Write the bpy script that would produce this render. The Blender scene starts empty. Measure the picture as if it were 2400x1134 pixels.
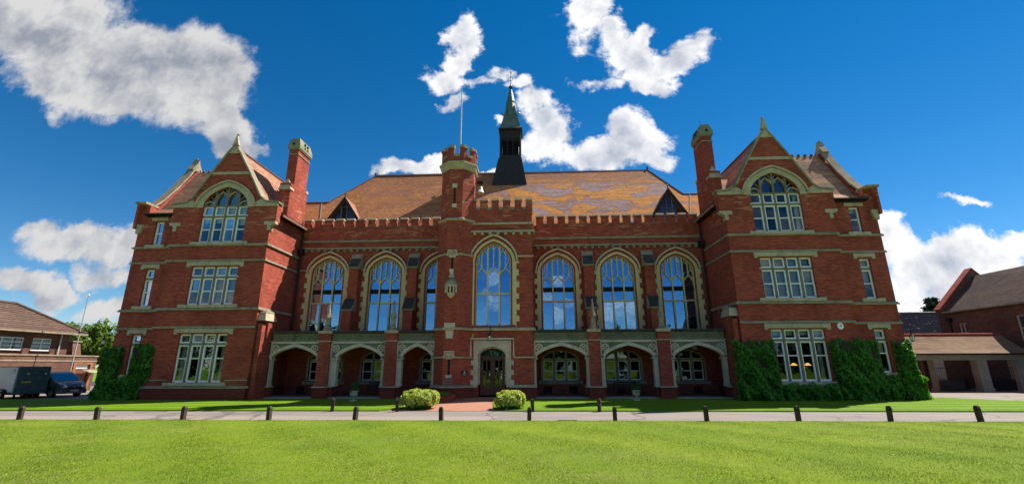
import bpy, bmesh, math, random
import numpy as np
from mathutils import Vector, Matrix
from mathutils.geometry import tessellate_polygon

R = math.radians
S = bpy.context.scene
COL = S.collection
random.seed(7)

# ------------------------------------------------------------------ camera
cam_d = bpy.data.cameras.new('camera')
cam = bpy.data.objects.new('camera', cam_d)
COL.objects.link(cam)
cam_d.sensor_width = 36.0
cam_d.lens = 1060.0 / 2400.0 * 36.0
cam_d.clip_end = 5000
PITCH, YAW, ROLL = 0.266, 0.045, -0.003
cam.matrix_world = (Matrix.Translation((0, -23.7, 1.7)) @ Matrix.Rotation(YAW, 4, 'Z')
                    @ Matrix.Rotation(math.pi / 2 + PITCH, 4, 'X') @ Matrix.Rotation(ROLL, 4, 'Z'))
S.camera = cam

# ------------------------------------------------------------------ light
SUN = Vector((0.63, 0.40, 1.0)).normalized()      # direction towards the sun: behind the school, to the right
SUN_EL = math.asin(SUN.z)
SUN_AZ = math.atan2(SUN.x, SUN.y)                 # from +Y towards +X
sun_d = bpy.data.lights.new('sun', 'SUN')
sun_d.energy = 5.0
sun_d.angle = R(0.5)
sun_d.color = (1.0, 0.93, 0.82)
sun = bpy.data.objects.new('sun', sun_d)
COL.objects.link(sun)
sun.rotation_euler = SUN.to_track_quat('Z', 'Y').to_euler()
sun.location = (30, 20, 60)

S.view_settings.view_transform = 'Standard'
S.view_settings.look = 'None'
S.view_settings.exposure = 0.95
S.view_settings.gamma = 1.0


class NT:
    """small helper for building node trees"""
    def __init__(self, tree):
        self.t = tree
        tree.nodes.clear()

    def n(self, typ, **kw):
        nd = self.t.nodes.new(typ)
        ins = kw.pop('ins', {})
        for k, v in kw.items():
            setattr(nd, k, v)
        for k, v in ins.items():
            self.set(nd.inputs[k], v)
        return nd

    def set(self, sock, v):
        if hasattr(v, 'is_output'):
            self.t.links.new(v, sock)
        else:
            if isinstance(v, (tuple, list)) and len(v) == 3 and sock.type == 'RGBA':
                v = (*v, 1)
            sock.default_value = v

    def math(self, op, a, b=None, c=None, clamp=False):
        nd = self.n('ShaderNodeMath', operation=op, use_clamp=clamp)
        for i, v in enumerate((a, b, c)):
            if v is not None:
                self.set(nd.inputs[i], v)
        return nd.outputs[0]

    def vm(self, op, a, b=None, out=0):
        nd = self.n('ShaderNodeVectorMath', operation=op)
        self.set(nd.inputs[0], a)
        if b is not None:
            self.set(nd.inputs[3 if op == 'SCALE' else 1], b)
        return nd.outputs[out]

    def mix(self, f, a, b, blend='MIX'):
        nd = self.n('ShaderNodeMix', data_type='RGBA', blend_type=blend, clamp_factor=True)
        self.set(nd.inputs['Factor'], f)
        self.set(nd.inputs[6], a)
        self.set(nd.inputs[7], b)
        return nd.outputs[2]

    def ramp(self, v, a, b, lo=0.0, hi=1.0, smooth=True):
        nd = self.n('ShaderNodeMapRange', interpolation_type='SMOOTHSTEP' if smooth else 'LINEAR')
        for i, x in enumerate((v, a, b, lo, hi)):
            self.set(nd.inputs[i], x)
        return nd.outputs[0]

    def noise(self, vec, scale, detail=4.0, rough=0.5, dist=0.0):
        nd = self.n('ShaderNodeTexNoise')
        self.set(nd.inputs['Vector'], vec)
        nd.inputs['Scale'].default_value = scale
        nd.inputs['Detail'].default_value = detail
        nd.inputs['Roughness'].default_value = rough
        nd.inputs['Distortion'].default_value = dist
        return nd.outputs[0]

    def xyz(self, v):
        nd = self.n('ShaderNodeSeparateXYZ')
        self.set(nd.inputs[0], v)
        return nd.outputs

    def comb(self, x=0.0, y=0.0, z=0.0):
        nd = self.n('ShaderNodeCombineXYZ')
        for i, v in enumerate((x, y, z)):
            self.set(nd.inputs[i], v)
        return nd.outputs[0]


# ------------------------------------------------------------------ sky
world = bpy.data.worlds.new('World')
S.world = world
world.use_nodes = True
w = NT(world.node_tree)
SKY_STRENGTH = 0.125
sky = w.n('ShaderNodeTexSky', sky_type='NISHITA', sun_disc=False, sun_elevation=SUN_EL, sun_rotation=SUN_AZ,
          air_density=1.0, dust_density=0.0, ozone_density=3.0, altitude=1200)
hsv = w.n('ShaderNodeHueSaturation', ins={'Saturation': 1.38, 'Value': 0.50, 'Hue': 0.497, 'Color': sky.outputs[0]})
sky_col = hsv.outputs[0]
tc = w.n('ShaderNodeTexCoord')
dv = tc.outputs['Generated']
dx, dy, dz = w.xyz(dv)
ysafe = w.math('MAXIMUM', dy, 0.12)
ca = w.math('DIVIDE', dx, ysafe)
cb = w.math('DIVIDE', dz, ysafe)
cp = w.comb(ca, cb, 0.0)
# cumulus banks: centre (a, b) = direction x/y, z/y; half sizes, tilt in degrees, weight
CLOUDS = [
    (-1.331, 0.919, 0.342, 0.145, -22, 1.30),
    (-1.192, 0.762, 0.323, 0.116, -22, 1.30),
    (-1.048, 0.810, 0.271, 0.148, -27, 1.30),
    (-0.894, 0.752, 0.217, 0.134, -44, 1.30),
    (-0.779, 0.621, 0.151, 0.065, -46, 1.30),
    (-1.386, 0.979, 0.288, 0.134, -3, 1.30),
    (-0.690, 0.558, 0.080, 0.030, -39, 0.78),
    (-1.141, 0.292, 0.136, 0.054, -6, 1.00),
    (-1.038, 0.285, 0.126, 0.054, -1, 1.00),
    (-1.235, 0.315, 0.059, 0.031, -1, 0.80),
    (-0.966, 0.294, 0.069, 0.054, -1, 1.00),
    (-1.207, 0.204, 0.143, 0.039, -10, 0.90),
    (-1.092, 0.170, 0.103, 0.028, -5, 0.90),
    (-0.999, 0.212, 0.101, 0.052, -1, 0.90),
    (-1.097, 0.147, 0.045, 0.014, -1, 0.70),
    (-0.989, 0.107, 0.077, 0.046, -0, 0.90),
    (-0.179, 0.843, 0.051, 0.066, -2, 1.12),
    (-0.190, 0.778, 0.046, 0.057, -2, 1.12),
    (-0.208, 0.714, 0.057, 0.042, -2, 1.01),
    (-0.153, 0.723, 0.083, 0.031, -2, 0.78),
    (-0.179, 0.654, 0.034, 0.053, -24, 0.90),
    (-0.079, 0.741, 0.056, 0.030, -30, 0.73),
    (-0.035, 0.708, 0.040, 0.042, -2, 1.01),
    (-0.001, 0.621, 0.065, 0.070, -35, 1.12),
    (0.045, 0.567, 0.068, 0.062, -45, 1.12),
    (0.020, 0.504, 0.073, 0.056, -1, 1.06),
    (-0.086, 0.553, 0.028, 0.019, -2, 0.67),
    (0.142, 0.876, 0.060, 0.103, -2, 1.12),
    (0.205, 0.821, 0.091, 0.067, -37, 1.12),
    (0.272, 0.760, 0.103, 0.077, -14, 1.12),
    (0.315, 0.829, 0.033, 0.046, -2, 0.90),
    (0.395, 0.765, 0.105, 0.047, 7, 1.06),
    (0.309, 0.696, 0.068, 0.044, -2, 1.06),
    (0.184, 0.694, 0.069, 0.036, -2, 0.84),
    (0.252, 0.555, 0.083, 0.070, -2, 1.12),
    (0.192, 0.505, 0.109, 0.056, -2, 1.12),
    (0.130, 0.484, 0.088, 0.047, -1, 1.01),
    (0.281, 0.475, 0.054, 0.047, -1, 1.01),
    (-0.304, 0.469, 0.091, 0.040, -1, 1.12),
    (-0.252, 0.471, 0.068, 0.040, -1, 1.12),
    (-0.372, 0.457, 0.034, 0.023, -1, 0.90),
    (-0.116, 0.449, 0.050, 0.019, -1, 0.90),
    (0.806, 0.276, 0.061, 0.053, -1, 1.12),
    (0.823, 0.228, 0.068, 0.065, -1, 1.12),
    (0.861, 0.180, 0.109, 0.068, -1, 1.12),
    (0.941, 0.235, 0.076, 0.049, -1, 1.12),
    (1.001, 0.211, 0.090, 0.064, -1, 1.12),
    (1.075, 0.238, 0.076, 0.055, -1, 1.12),
    (0.818, 0.130, 0.066, 0.051, -1, 1.12),
    (0.948, 0.160, 0.121, 0.052, -1, 1.12),
    (0.983, 0.336, 0.055, 0.015, -10, 0.67),
    (0.797, 0.153, 0.057, 0.072, -1, 1.12),
]
# coarse and fine turbulence
warp = w.n('ShaderNodeTexNoise', ins={'Vector': cp, 'Scale': 4.0, 'Detail': 6.0, 'Roughness': 0.6})
wv = w.vm('SCALE', w.vm('SUBTRACT', warp.outputs['Color'], (0.5, 0.5, 0.5)), 0.26)
cpw = w.vm('ADD', cp, wv)
acc = None
for (a0, b0, ra, rb, ang, wt) in CLOUDS:
    mp = w.n('ShaderNodeMapping', vector_type='TEXTURE')
    w.set(mp.inputs['Vector'], cpw)
    mp.inputs['Location'].default_value = (a0, b0, 0)
    mp.inputs['Rotation'].default_value = (0, 0, R(ang))
    mp.inputs['Scale'].default_value = (ra, rb, 1)
    ln = w.vm('LENGTH', mp.outputs[0], out=1)
    f = w.ramp(ln, 1.55, 0.15, 0.0, wt)
    acc = f if acc is None else w.math('MAXIMUM', acc, f)
fb = w.noise(cp, 9.0, 10.0, 0.635, 0.15)
fb2 = w.noise(w.vm('ADD', cp, (0.03, 0.035, 0.0)), 9.0, 10.0, 0.635, 0.15)
fbl = w.noise(w.vm('ADD', cp, (3.1, 1.7, 0.0)), 4.2, 4.0, 0.55)
dens = w.math('ADD', acc, w.math('MULTIPLY', w.math('SUBTRACT', fb, 0.5), w.ramp(ca, -0.8, -0.2, 1.3, 2.2)))
front = w.ramp(dens, 0.34, 0.84)
front = w.math('MULTIPLY', front, w.ramp(acc, 0.02, 0.25))
front = w.math('MULTIPLY', front, w.ramp(dy, 0.10, 0.2))
# a loose deck of clouds over the rest of the sky (the windows mirror only its low part)
hz = w.math('ADD', w.math('MAXIMUM', dz, 0.0), 0.18)
bp = w.comb(w.math('DIVIDE', dx, hz), w.math('DIVIDE', dy, hz), 0.0)
bn = w.noise(bp, 1.15, 7.0, 0.56)
back = w.ramp(w.math('ADD', bn, w.ramp(dz, 0.5, 0.1, 0.0, 0.08)), 0.57, 0.74)
back = w.math('MAXIMUM', back, w.math('MULTIPLY', w.ramp(bn, 0.46, 0.66), w.ramp(dz, 0.45, 0.62)))  # unseen high clouds, added to brighten the shaded front
back = w.math('MULTIPLY', back, w.ramp(dy, 0.0, -0.25))
cover = w.math('MAXIMUM', front, back, clamp=True)
lit = w.math('ADD', w.math('MULTIPLY', w.math('SUBTRACT', fb, fb2), 2.4), w.ramp(dens, 0.5, 1.5, 0.80, 0.50))
mid1 = w.noise(w.vm('ADD', cp, (5.0, 2.0, 0.0)), 6.0, 3.0, 0.5)
mid2 = w.noise(w.vm('ADD', cp, (5.05, 2.07, 0.0)), 6.0, 3.0, 0.5)
lit = w.math('ADD', lit, w.math('MULTIPLY', w.math('SUBTRACT', mid1, mid2), 1.3))
lit = w.math('ADD', lit, w.math('MULTIPLY', w.math('SUBTRACT', fbl, 0.5), 1.9), clamp=True)
side = w.ramp(ca, -0.75, -0.1, 0.66, 1.0)         # thicker, greyer clouds away from the sun
cl = w.mix(lit, (0.25, 0.275, 0.33), (0.56, 0.56, 0.56))
cl = w.mix(1.0, cl, w.comb(side, side, side), 'MULTIPLY')
skyb = w.vm('SCALE', sky_col, SKY_STRENGTH)
bg = w.n('ShaderNodeBackground', ins={'Color': w.mix(cover, skyb, cl), 'Strength': 1.0})
out = w.n('ShaderNodeOutputWorld')
w.t.links.new(bg.outputs[0], out.inputs[0])

# ------------------------------------------------------------------ materials
MATS = {}


def mat(name):
    m = bpy.data.materials.new(name)
    m.use_nodes = True
    nt = NT(m.node_tree)
    o = nt.n('ShaderNodeOutputMaterial')
    b = nt.n('ShaderNodeBsdfPrincipled')
    nt.t.links.new(b.outputs[0], o.inputs[0])
    MATS[name] = m
    return nt, b


def geo_uv(nt):
    g = nt.n('ShaderNodeNewGeometry')
    px, py, pz = nt.xyz(g.outputs['Position'])
    nx, ny, nz = nt.xyz(g.outputs['True Normal'])
    u = nt.math('SUBTRACT', nt.math('MULTIPLY', py, nx), nt.math('MULTIPLY', px, ny))
    return g.outputs['Position'], nt.comb(u, pz, 0.0), (px, py, pz), (nx, ny, nz)


def bump(nt, b, h, strength=0.3, dist=0.02):
    bp_ = nt.n('ShaderNodeBump', ins={'Strength': strength, 'Distance': dist, 'Height': h})
    nt.t.links.new(bp_.outputs[0], b.inputs['Normal'])


def brick_mat(name, c1, c2, mortar, repair=None, dark=(0.17, 0.034, 0.026)):
    nt, b = mat(name)
    P, uv, (px, py, pz), nn = geo_uv(nt)
    br = nt.n('ShaderNodeTexBrick', offset=0.5)
    nt.set(br.inputs['Vector'], uv)
    nt.set(br.inputs['Color1'], c1)
    nt.set(br.inputs['Color2'], c2)
    nt.set(br.inputs['Mortar'], mortar)
    for k, v in (('Scale', 1.0), ('Mortar Size', 0.007), ('Mortar Smooth', 0.3), ('Bias', 0.0), ('Brick Width', 0.235), ('Row Height', 0.076)):
        br.inputs[k].default_value = v
    c = br.outputs[0]
    n1 = nt.noise(P, 0.5, 5.0, 0.6)
    c = nt.mix(nt.ramp(n1, 0.44, 0.72, 0.0, 0.55), c, dark)
    su = nt.vm('MULTIPLY', uv, (0.9, 6.0, 1.0))
    n2 = nt.noise(su, 1.6, 5.0, 0.65)
    c = nt.mix(nt.ramp(n2, 0.5, 0.78, 0.0, 0.45), c, tuple(x * 1.5 for x in c1))
    n3 = nt.noise(nt.vm('MULTIPLY', P, (1.0, 1.0, 0.16)), 1.3, 4.0, 0.6)      # rain streaks
    c = nt.mix(nt.ramp(n3, 0.54, 0.76, 0.0, 0.55), c, dark)
    if repair:
        b2 = nt.n('ShaderNodeTexBrick', offset=0.5)
        nt.set(b2.inputs['Vector'], uv)
        nt.set(b2.inputs['Color1'], (0, 0, 0))
        nt.set(b2.inputs['Color2'], (1, 1, 1))
        nt.set(b2.inputs['Mortar'], (0, 0, 0))
        for k, v in (('Scale', 1.0), ('Mortar Size', 0.006), ('Bias', 0.0), ('Brick Width', 0.47), ('Row Height', 0.076)):
            b2.inputs[k].default_value = v
        ms = nt.noise(nt.vm('MULTIPLY', uv, (1.0, 1.7, 1.0)), 0.85, 3.0, 0.6)
        zr = nt.math('MULTIPLY', nt.ramp(pz, 8.9, 9.6), nt.ramp(pz, 14.2, 11.5))
        f = nt.math('MULTIPLY', nt.ramp(ms, 0.48, 0.6), nt.ramp(b2.outputs[0], 0.5, 0.75))
        f = nt.math('MULTIPLY', f, zr)
        c = nt.mix(nt.math('MULTIPLY', f, 0.75), c, repair)
    nt.set(b.inputs['Base Color'], c)
    b.inputs['Roughness'].default_value = 0.9
    b.inputs['Specular IOR Level'].default_value = 0.15
    h = nt.math('ADD', nt.math('MULTIPLY', br.outputs[1], -0.6), nt.noise(P, 25.0, 3.0))
    bump(nt, b, h, 0.35, 0.012)


brick_mat('brick', (0.42, 0.078, 0.045), (0.225, 0.036, 0.027), (0.36, 0.145, 0.10), repair=(0.52, 0.22, 0.13))
brick_mat('brick_plinth', (0.20, 0.040, 0.026), (0.16, 0.030, 0.022), (0.17, 0.07, 0.05))
brick_mat('brick_brown', (0.19, 0.095, 0.062), (0.12, 0.055, 0.038), (0.18, 0.12, 0.09), dark=(0.07, 0.035, 0.026))
brick_mat('brick_repair', (0.27, 0.14, 0.10), (0.23, 0.115, 0.085), (0.28, 0.18, 0.14))
brick_mat('brick_porch', (0.17, 0.038, 0.026), (0.13, 0.028, 0.02), (0.15, 0.06, 0.045))


def stone_mat(name, c1, c2, stain, amt=0.6, scale=2.0):
    nt, b = mat(name)
    P, uv, (px, py, pz), (nx, ny, nz) = geo_uv(nt)
    c = nt.mix(nt.ramp(nt.noise(P, scale, 5.0, 0.6), 0.3, 0.7), c1, c2)
    n3 = nt.noise(nt.vm('MULTIPLY', P, (1.0, 1.0, 0.3)), 2.6, 5.0, 0.65)
    c = nt.mix(nt.ramp(n3, 0.5, 0.74, 0.0, amt), c, stain)
    n4 = nt.noise(P, 14.0, 4.0, 0.6)
    c = nt.mix(nt.ramp(n4, 0.35, 0.75, 0.0, 0.35), c, stain)
    c = nt.mix(nt.ramp(nz, 0.3, 0.9, 0.0, 0.75), c, tuple(x * 0.55 for x in stain))       # lichen and dirt on ledges
    nt.set(b.inputs['Base Color'], c)
    b.inputs['Roughness'].default_value = 0.92
    b.inputs['Specular IOR Level'].default_value = 0.1
    bump(nt, b, n4, 0.4, 0.015)


stone_mat('stone', (0.58, 0.47, 0.32), (0.45, 0.37, 0.26), (0.17, 0.15, 0.115), 0.5)
stone_mat('stone_yellow', (0.74, 0.59, 0.29), (0.64, 0.52, 0.29), (0.38, 0.31, 0.18), 0.4)
stone_mat('stone_pale', (0.66, 0.57, 0.43), (0.55, 0.47, 0.36), (0.28, 0.23, 0.17), 0.45)
stone_mat('stone_dark', (0.42, 0.35, 0.25), (0.31, 0.26, 0.19), (0.09, 0.08, 0.062), 0.6)
stone_mat('stone_green', (0.33, 0.30, 0.20), (0.24, 0.23, 0.15), (0.09, 0.09, 0.055), 0.55)
stone_mat('stone_recess_shade', (0.27, 0.24, 0.17), (0.20, 0.185, 0.13), (0.09, 0.085, 0.06), 0.5)  # darker stone: the shade of the recesses is put into the colour
stone_mat('slate_cap', (0.085, 0.09, 0.09), (0.055, 0.06, 0.062), (0.03, 0.03, 0.032), 0.5, 3.0)
stone_mat('paving', (0.34, 0.32, 0.28), (0.27, 0.25, 0.22), (0.15, 0.14, 0.12), 0.5)
stone_mat('render_grey', (0.42, 0.38, 0.31), (0.34, 0.30, 0.25), (0.20, 0.17, 0.13), 0.5)


def plain(name, c, rough=0.6, metal=0.0, spec=0.4, var=0.25, vs=4.0, coat=0.0):
    nt, b = mat(name)
    g = nt.n('ShaderNodeNewGeometry')
    n = nt.noise(g.outputs['Position'], vs, 5.0, 0.6)
    nt.set(b.inputs['Base Color'], nt.mix(nt.ramp(n, 0.3, 0.75, 0.0, 1.0), tuple(x * (1 + var * .5) for x in c), tuple(x * (1 - var) for x in c)))
    nt.set(b.inputs['Roughness'], nt.ramp(n, 0.2, 0.8, rough * 0.85, min(1, rough * 1.15)))
    b.inputs['Metallic'].default_value = metal
    b.inputs['Specular IOR Level'].default_value = spec
    b.inputs['Coat Weight'].default_value = coat
    b.inputs['Coat Roughness'].default_value = 0.08


plain('white_paint', (0.92, 0.92, 0.92), 0.45, var=0.10)
plain('black_iron', (0.012, 0.012, 0.013), 0.5, var=0.3)
plain('lead', (0.16, 0.165, 0.17), 0.6, var=0.3)
plain('dark_wood', (0.020, 0.012, 0.013), 0.65, var=0.4)
plain('slate_skirt', (0.018, 0.018, 0.020), 0.7, var=0.4, vs=8)
plain('copper', (0.085, 0.135, 0.125), 0.55, var=0.45, vs=3)
plain('door_wood', (0.085, 0.026, 0.018), 0.4, var=0.3, vs=6)
plain('bench_wood', (0.10, 0.055, 0.035), 0.7, var=0.4, vs=9)
plain('bollard_wood', (0.060, 0.038, 0.026), 0.8, var=0.5, vs=14)
stone_mat('stone_mullion', (0.27, 0.215, 0.165), (0.21, 0.17, 0.13), (0.14, 0.12, 0.09), 0.4)
plain('blind', (0.62, 0.62, 0.58), 0.9, var=0.12)
plain('curtain', (0.42, 0.40, 0.36), 0.95, var=0.2)
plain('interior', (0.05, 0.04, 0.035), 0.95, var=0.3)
plain('dark', (0.008, 0.008, 0.009), 0.8)
plain('metal_grey', (0.5, 0.5, 0.52), 0.35, metal=0.9)
plain('pole_grey', (0.40, 0.40, 0.40), 0.6, var=0.15)
plain('pole_white', (0.62, 0.62, 0.62), 0.5, var=0.15)
plain('chrome', (0.75, 0.75, 0.77), 0.15, metal=1.0, var=0.05)
plain('van_paint', (0.075, 0.075, 0.075), 0.35, spec=0.5, var=0.1, coat=0.25)
plain('van_plastic', (0.10, 0.105, 0.11), 0.55)
plain('rubber', (0.012, 0.012, 0.012), 0.85)
plain('trailer_white', (0.82, 0.80, 0.86), 0.4, var=0.08, vs=1.5)
plain('trailer_green', (0.05, 0.095, 0.095), 0.55, var=0.4, vs=5)
plain('trailer_rail', (0.30, 0.34, 0.34), 0.5, var=0.3)
plain('yellow', (0.75, 0.48, 0.02), 0.5, var=0.1)
plain('navy', (0.008, 0.012, 0.035), 0.4)
plain('cream', (0.75, 0.72, 0.62), 0.6, var=0.1)
plain('soil', (0.05, 0.033, 0.022), 0.95, var=0.5, vs=20)
plain('bronze', (0.40, 0.43, 0.42), 0.5, metal=0.3, var=0.3)
plain('bark', (0.09, 0.065, 0.045), 0.95, var=0.5, vs=10)
plain('door_brown', (0.16, 0.065, 0.035), 0.6)
plain('creeper_shade', (0.035, 0.026, 0.018), 0.95)  # dark backing colour, stands for shade in the gaps between creeper leaves
plain('orange_wood', (0.30, 0.11, 0.05), 0.6, var=0.3)
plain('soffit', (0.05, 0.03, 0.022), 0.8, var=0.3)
plain('ribbed', (0.50, 0.51, 0.50), 0.6, var=0.1)
plain('lampglass', (0.8, 0.8, 0.76), 0.15, spec=0.8)


nt, b = mat('lamp_shade')
b.inputs['Base Color'].default_value = (.9, .5, .15, 1)
b.inputs['Emission Color'].default_value = (1.0, .55, .18, 1)
b.inputs['Emission Strength'].default_value = 0.7


def glass_mat(name, fac, tint, rough=0.004):
    m = bpy.data.materials.new(name)
    m.use_nodes = True
    nt = NT(m.node_tree)
    o = nt.n('ShaderNodeOutputMaterial')
    g = nt.n('ShaderNodeNewGeometry')
    wob = nt.noise(g.outputs['Position'], 1.7, 2.0, 0.5)
    bp_ = nt.n('ShaderNodeBump', ins={'Strength': 0.12, 'Distance': 0.03, 'Height': wob})
    gl = nt.n('ShaderNodeBsdfGlossy', ins={'Color': tint, 'Roughness': rough, 'Normal': bp_.outputs[0]})
    tr = nt.n('ShaderNodeBsdfTransparent', ins={'Color': (0.75, 0.78, 0.77, 1)})
    lw = nt.n('ShaderNodeLayerWeight', ins={'Blend': 0.35})
    f = nt.math('ADD', nt.math('MULTIPLY', lw.outputs[0], 0.5), fac, clamp=True)
    mx = nt.n('ShaderNodeMixShader')
    nt.set(mx.inputs[0], f)
    nt.t.links.new(tr.outputs[0], mx.inputs[1])
    nt.t.links.new(gl.outputs[0], mx.inputs[2])
    nt.t.links.new(mx.outputs[0], o.inputs[0])
    MATS[name] = m


glass_mat('glass', 0.06, (0.75, 0.88, 1.0, 1))
glass_mat('glass_hall', 0.46, (0.34, 0.64, 1.0, 1))
glass_mat('glass_car', 0.25, (0.9, 0.95, 1.0, 1))


def tile_mat(name, cols, rowh=0.13, zmode=True, bandscale=0.25, contrast=1.0):
    """cols: base brown, orange, purple grey"""
    nt, b = mat(name)
    g = nt.n('ShaderNodeNewGeometry')
    P = g.outputs['Position']
    px, py, pz = nt.xyz(P)
    base, orange, grey = cols
    q = nt.comb(nt.math('MULTIPLY', px, 0.5), nt.math('MULTIPLY', py, 0.3), nt.math('MULTIPLY', pz, 1.0))
    n1 = nt.noise(q, bandscale * 1.7, 2.0, 0.5, 0.8)
    n2 = nt.noise(nt.vm('ADD', q, (7.3, 2.1, 4.4)), bandscale * 3.6, 4.0, 0.6, 0.6)
    right = nt.ramp(px, -6.0, 0.5, 0.30, 1.0)
    topf = nt.ramp(pz, 15.9, 14.0, 0.15, 1.0)
    band = nt.math('SINE', nt.math('ADD', nt.math('MULTIPLY', pz, 3.6), nt.math('ADD', nt.math('MULTIPLY', n1, 26.0), nt.math('MULTIPLY', n2, 5.0))))
    c = nt.mix(nt.ramp(n2, 0.4, 0.65, 0.0, 0.6), base, tuple(x * 0.7 for x in base))
    k = nt.math('MULTIPLY', nt.math('MULTIPLY', right, topf), contrast)
    c = nt.mix(nt.math('MULTIPLY', nt.ramp(band, -0.55, 0.35), k), c, orange)
    c = nt.mix(nt.math('MULTIPLY', nt.ramp(band, -0.15, -0.75), nt.math('MULTIPLY', nt.math('MULTIPLY', k, right), 0.9)), c, grey)
    row = nt.math('DIVIDE', pz, rowh)
    fr = nt.math('FRACT', row)
    rid = nt.math('FLOOR', row)
    uu = nt.math('ADD', nt.math('MULTIPLY', nt.math('ADD', px, nt.math('MULTIPLY', py, 1.0)), 5.5), nt.math('MULTIPLY', nt.math('MODULO', rid, 2.0), 0.5))
    wn = nt.n('ShaderNodeTexWhiteNoise', noise_dimensions='2D')
    nt.set(wn.inputs['Vector'], nt.comb(nt.math('FLOOR', uu), rid, 0.0))
    c = nt.mix(nt.ramp(wn.outputs[0], 0.6, 1.0, 0.0, 0.28), c, tuple(x * 0.5 for x in base))
    c = nt.mix(nt.ramp(wn.outputs[0], 0.25, 0.0, 0.0, 0.2), c, tuple(min(1, x * 1.5) for x in orange))
    n3 = nt.noise(nt.comb(nt.math('MULTIPLY', px, 0.8), py, nt.math('MULTIPLY', rid, 0.9)), 1.1, 5.0, 0.7)
    c = nt.mix(nt.ramp(n3, 0.57, 0.74, 0.0, 0.5), c, tuple(x * 0.4 for x in base))
    n5 = nt.noise(nt.comb(nt.math('MULTIPLY', px, 0.35), nt.math('MULTIPLY', py, 0.2), nt.math('MULTIPLY', rid, 1.7)), 1.0, 6.0, 0.75)
    c = nt.mix(nt.ramp(n5, 0.40, 0.66, 0.0, 0.55), c, tuple(x * 0.62 for x in base))
    c = nt.mix(nt.ramp(fr, 0.22, 0.0, 0.0, 0.75), c, tuple(x * 0.2 for x in base))
    nt.set(b.inputs['Base Color'], c)
    b.inputs['Roughness'].default_value = 0.88
    b.inputs['Specular IOR Level'].default_value = 0.15
    h = nt.math('ADD', fr, nt.math('MULTIPLY', wn.outputs[0], 0.35))
    bump(nt, b, h, 0.6, 0.03)


tile_mat('tiles', ((0.37, 0.155, 0.082), (0.66, 0.28, 0.065), (0.37, 0.28, 0.30)))
tile_mat('tiles_wing', ((0.36, 0.17, 0.115), (0.55, 0.33, 0.19), (0.34, 0.23, 0.19)), contrast=0.8)
tile_mat('tiles_brown', ((0.135, 0.085, 0.065), (0.17, 0.11, 0.085), (0.10, 0.07, 0.06)), rowh=0.28, contrast=0.5)
tile_mat('tiles_gate', ((0.23, 0.145, 0.09), (0.28, 0.18, 0.11), (0.18, 0.12, 0.085)), contrast=0.6)
tile_mat('tiles_dark', ((0.13, 0.085, 0.07), (0.17, 0.10, 0.075), (0.10, 0.075, 0.065)), contrast=0.6)

nt, b = mat('slate_roof')
g = nt.n('ShaderNodeNewGeometry')
n = nt.noise(nt.vm('MULTIPLY', g.outputs['Position'], (1.2, 1.0, 3.0)), 1.9, 4.0, 0.7)
nt.set(b.inputs['Base Color'], nt.mix(nt.ramp(n, 0.62, 0.70), (0.011, 0.012, 0.018), (0.26, 0.26, 0.25)))
b.inputs['Roughness'].default_value = 1.0
b.inputs['Specular IOR Level'].default_value = 0.0


def grass_mat(name, cols, stripes=0.0):
    nt, b = mat(name)
    g = nt.n('ShaderNodeNewGeometry')
    P = g.outputs['Position']
    px, py, pz = nt.xyz(P)
    a, c2, dry = cols
    n1 = nt.noise(P, 0.33, 5.0, 0.6, 0.4)
    n2 = nt.noise(nt.vm('MULTIPLY', P, (1.0, 1.6, 1.0)), 9.0, 6.0, 0.75)
    n3 = nt.noise(P, 60.0, 3.0, 0.7)
    c = nt.mix(nt.ramp(n1, 0.35, 0.68), a, c2)
    n0 = nt.noise(nt.vm('MULTIPLY', P, (0.6, 1.0, 1.0)), 0.85, 4.0, 0.65, 0.5)
    c = nt.mix(nt.ramp(n0, 0.50, 0.70, 0.0, 0.55), c, dry)
    c = nt.mix(nt.ramp(n0, 0.46, 0.30, 0.0, 0.5), c, tuple(x * 0.6 for x in a))
    c = nt.mix(nt.ramp(n2, 0.42, 0.75, 0.0, 0.7), c, dry)
    c = nt.mix(nt.ramp(n3, 0.4, 0.8, 0.0, 0.6), c, tuple(x * 0.45 for x in a))
    if stripes:
        wob = nt.math('MULTIPLY', nt.noise(P, 0.5, 2.0), 0.8)
        s = nt.math('SINE', nt.math('ADD', nt.math('MULTIPLY', py, 2 * math.pi / 1.25), wob))
        c = nt.mix(nt.ramp(s, -0.3, 0.5, 0.0, stripes), c, tuple(x * 0.5 for x in a))
    nt.set(b.inputs['Base Color'], c)
    b.inputs['Roughness'].default_value = 0.85
    b.inputs['Specular IOR Level'].default_value = 0.1
    h = nt.math('ADD', n2, nt.math('MULTIPLY', n3, 0.7))
    bump(nt, b, h, 0.7, 0.05)


grass_mat('lawn_near', ((0.130, 0.215, 0.010), (0.195, 0.268, 0.014), (0.21, 0.25, 0.045)))
grass_mat('lawn_far', ((0.120, 0.235, 0.008), (0.155, 0.275, 0.010), (0.165, 0.260, 0.018)), stripes=0.55)


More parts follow.
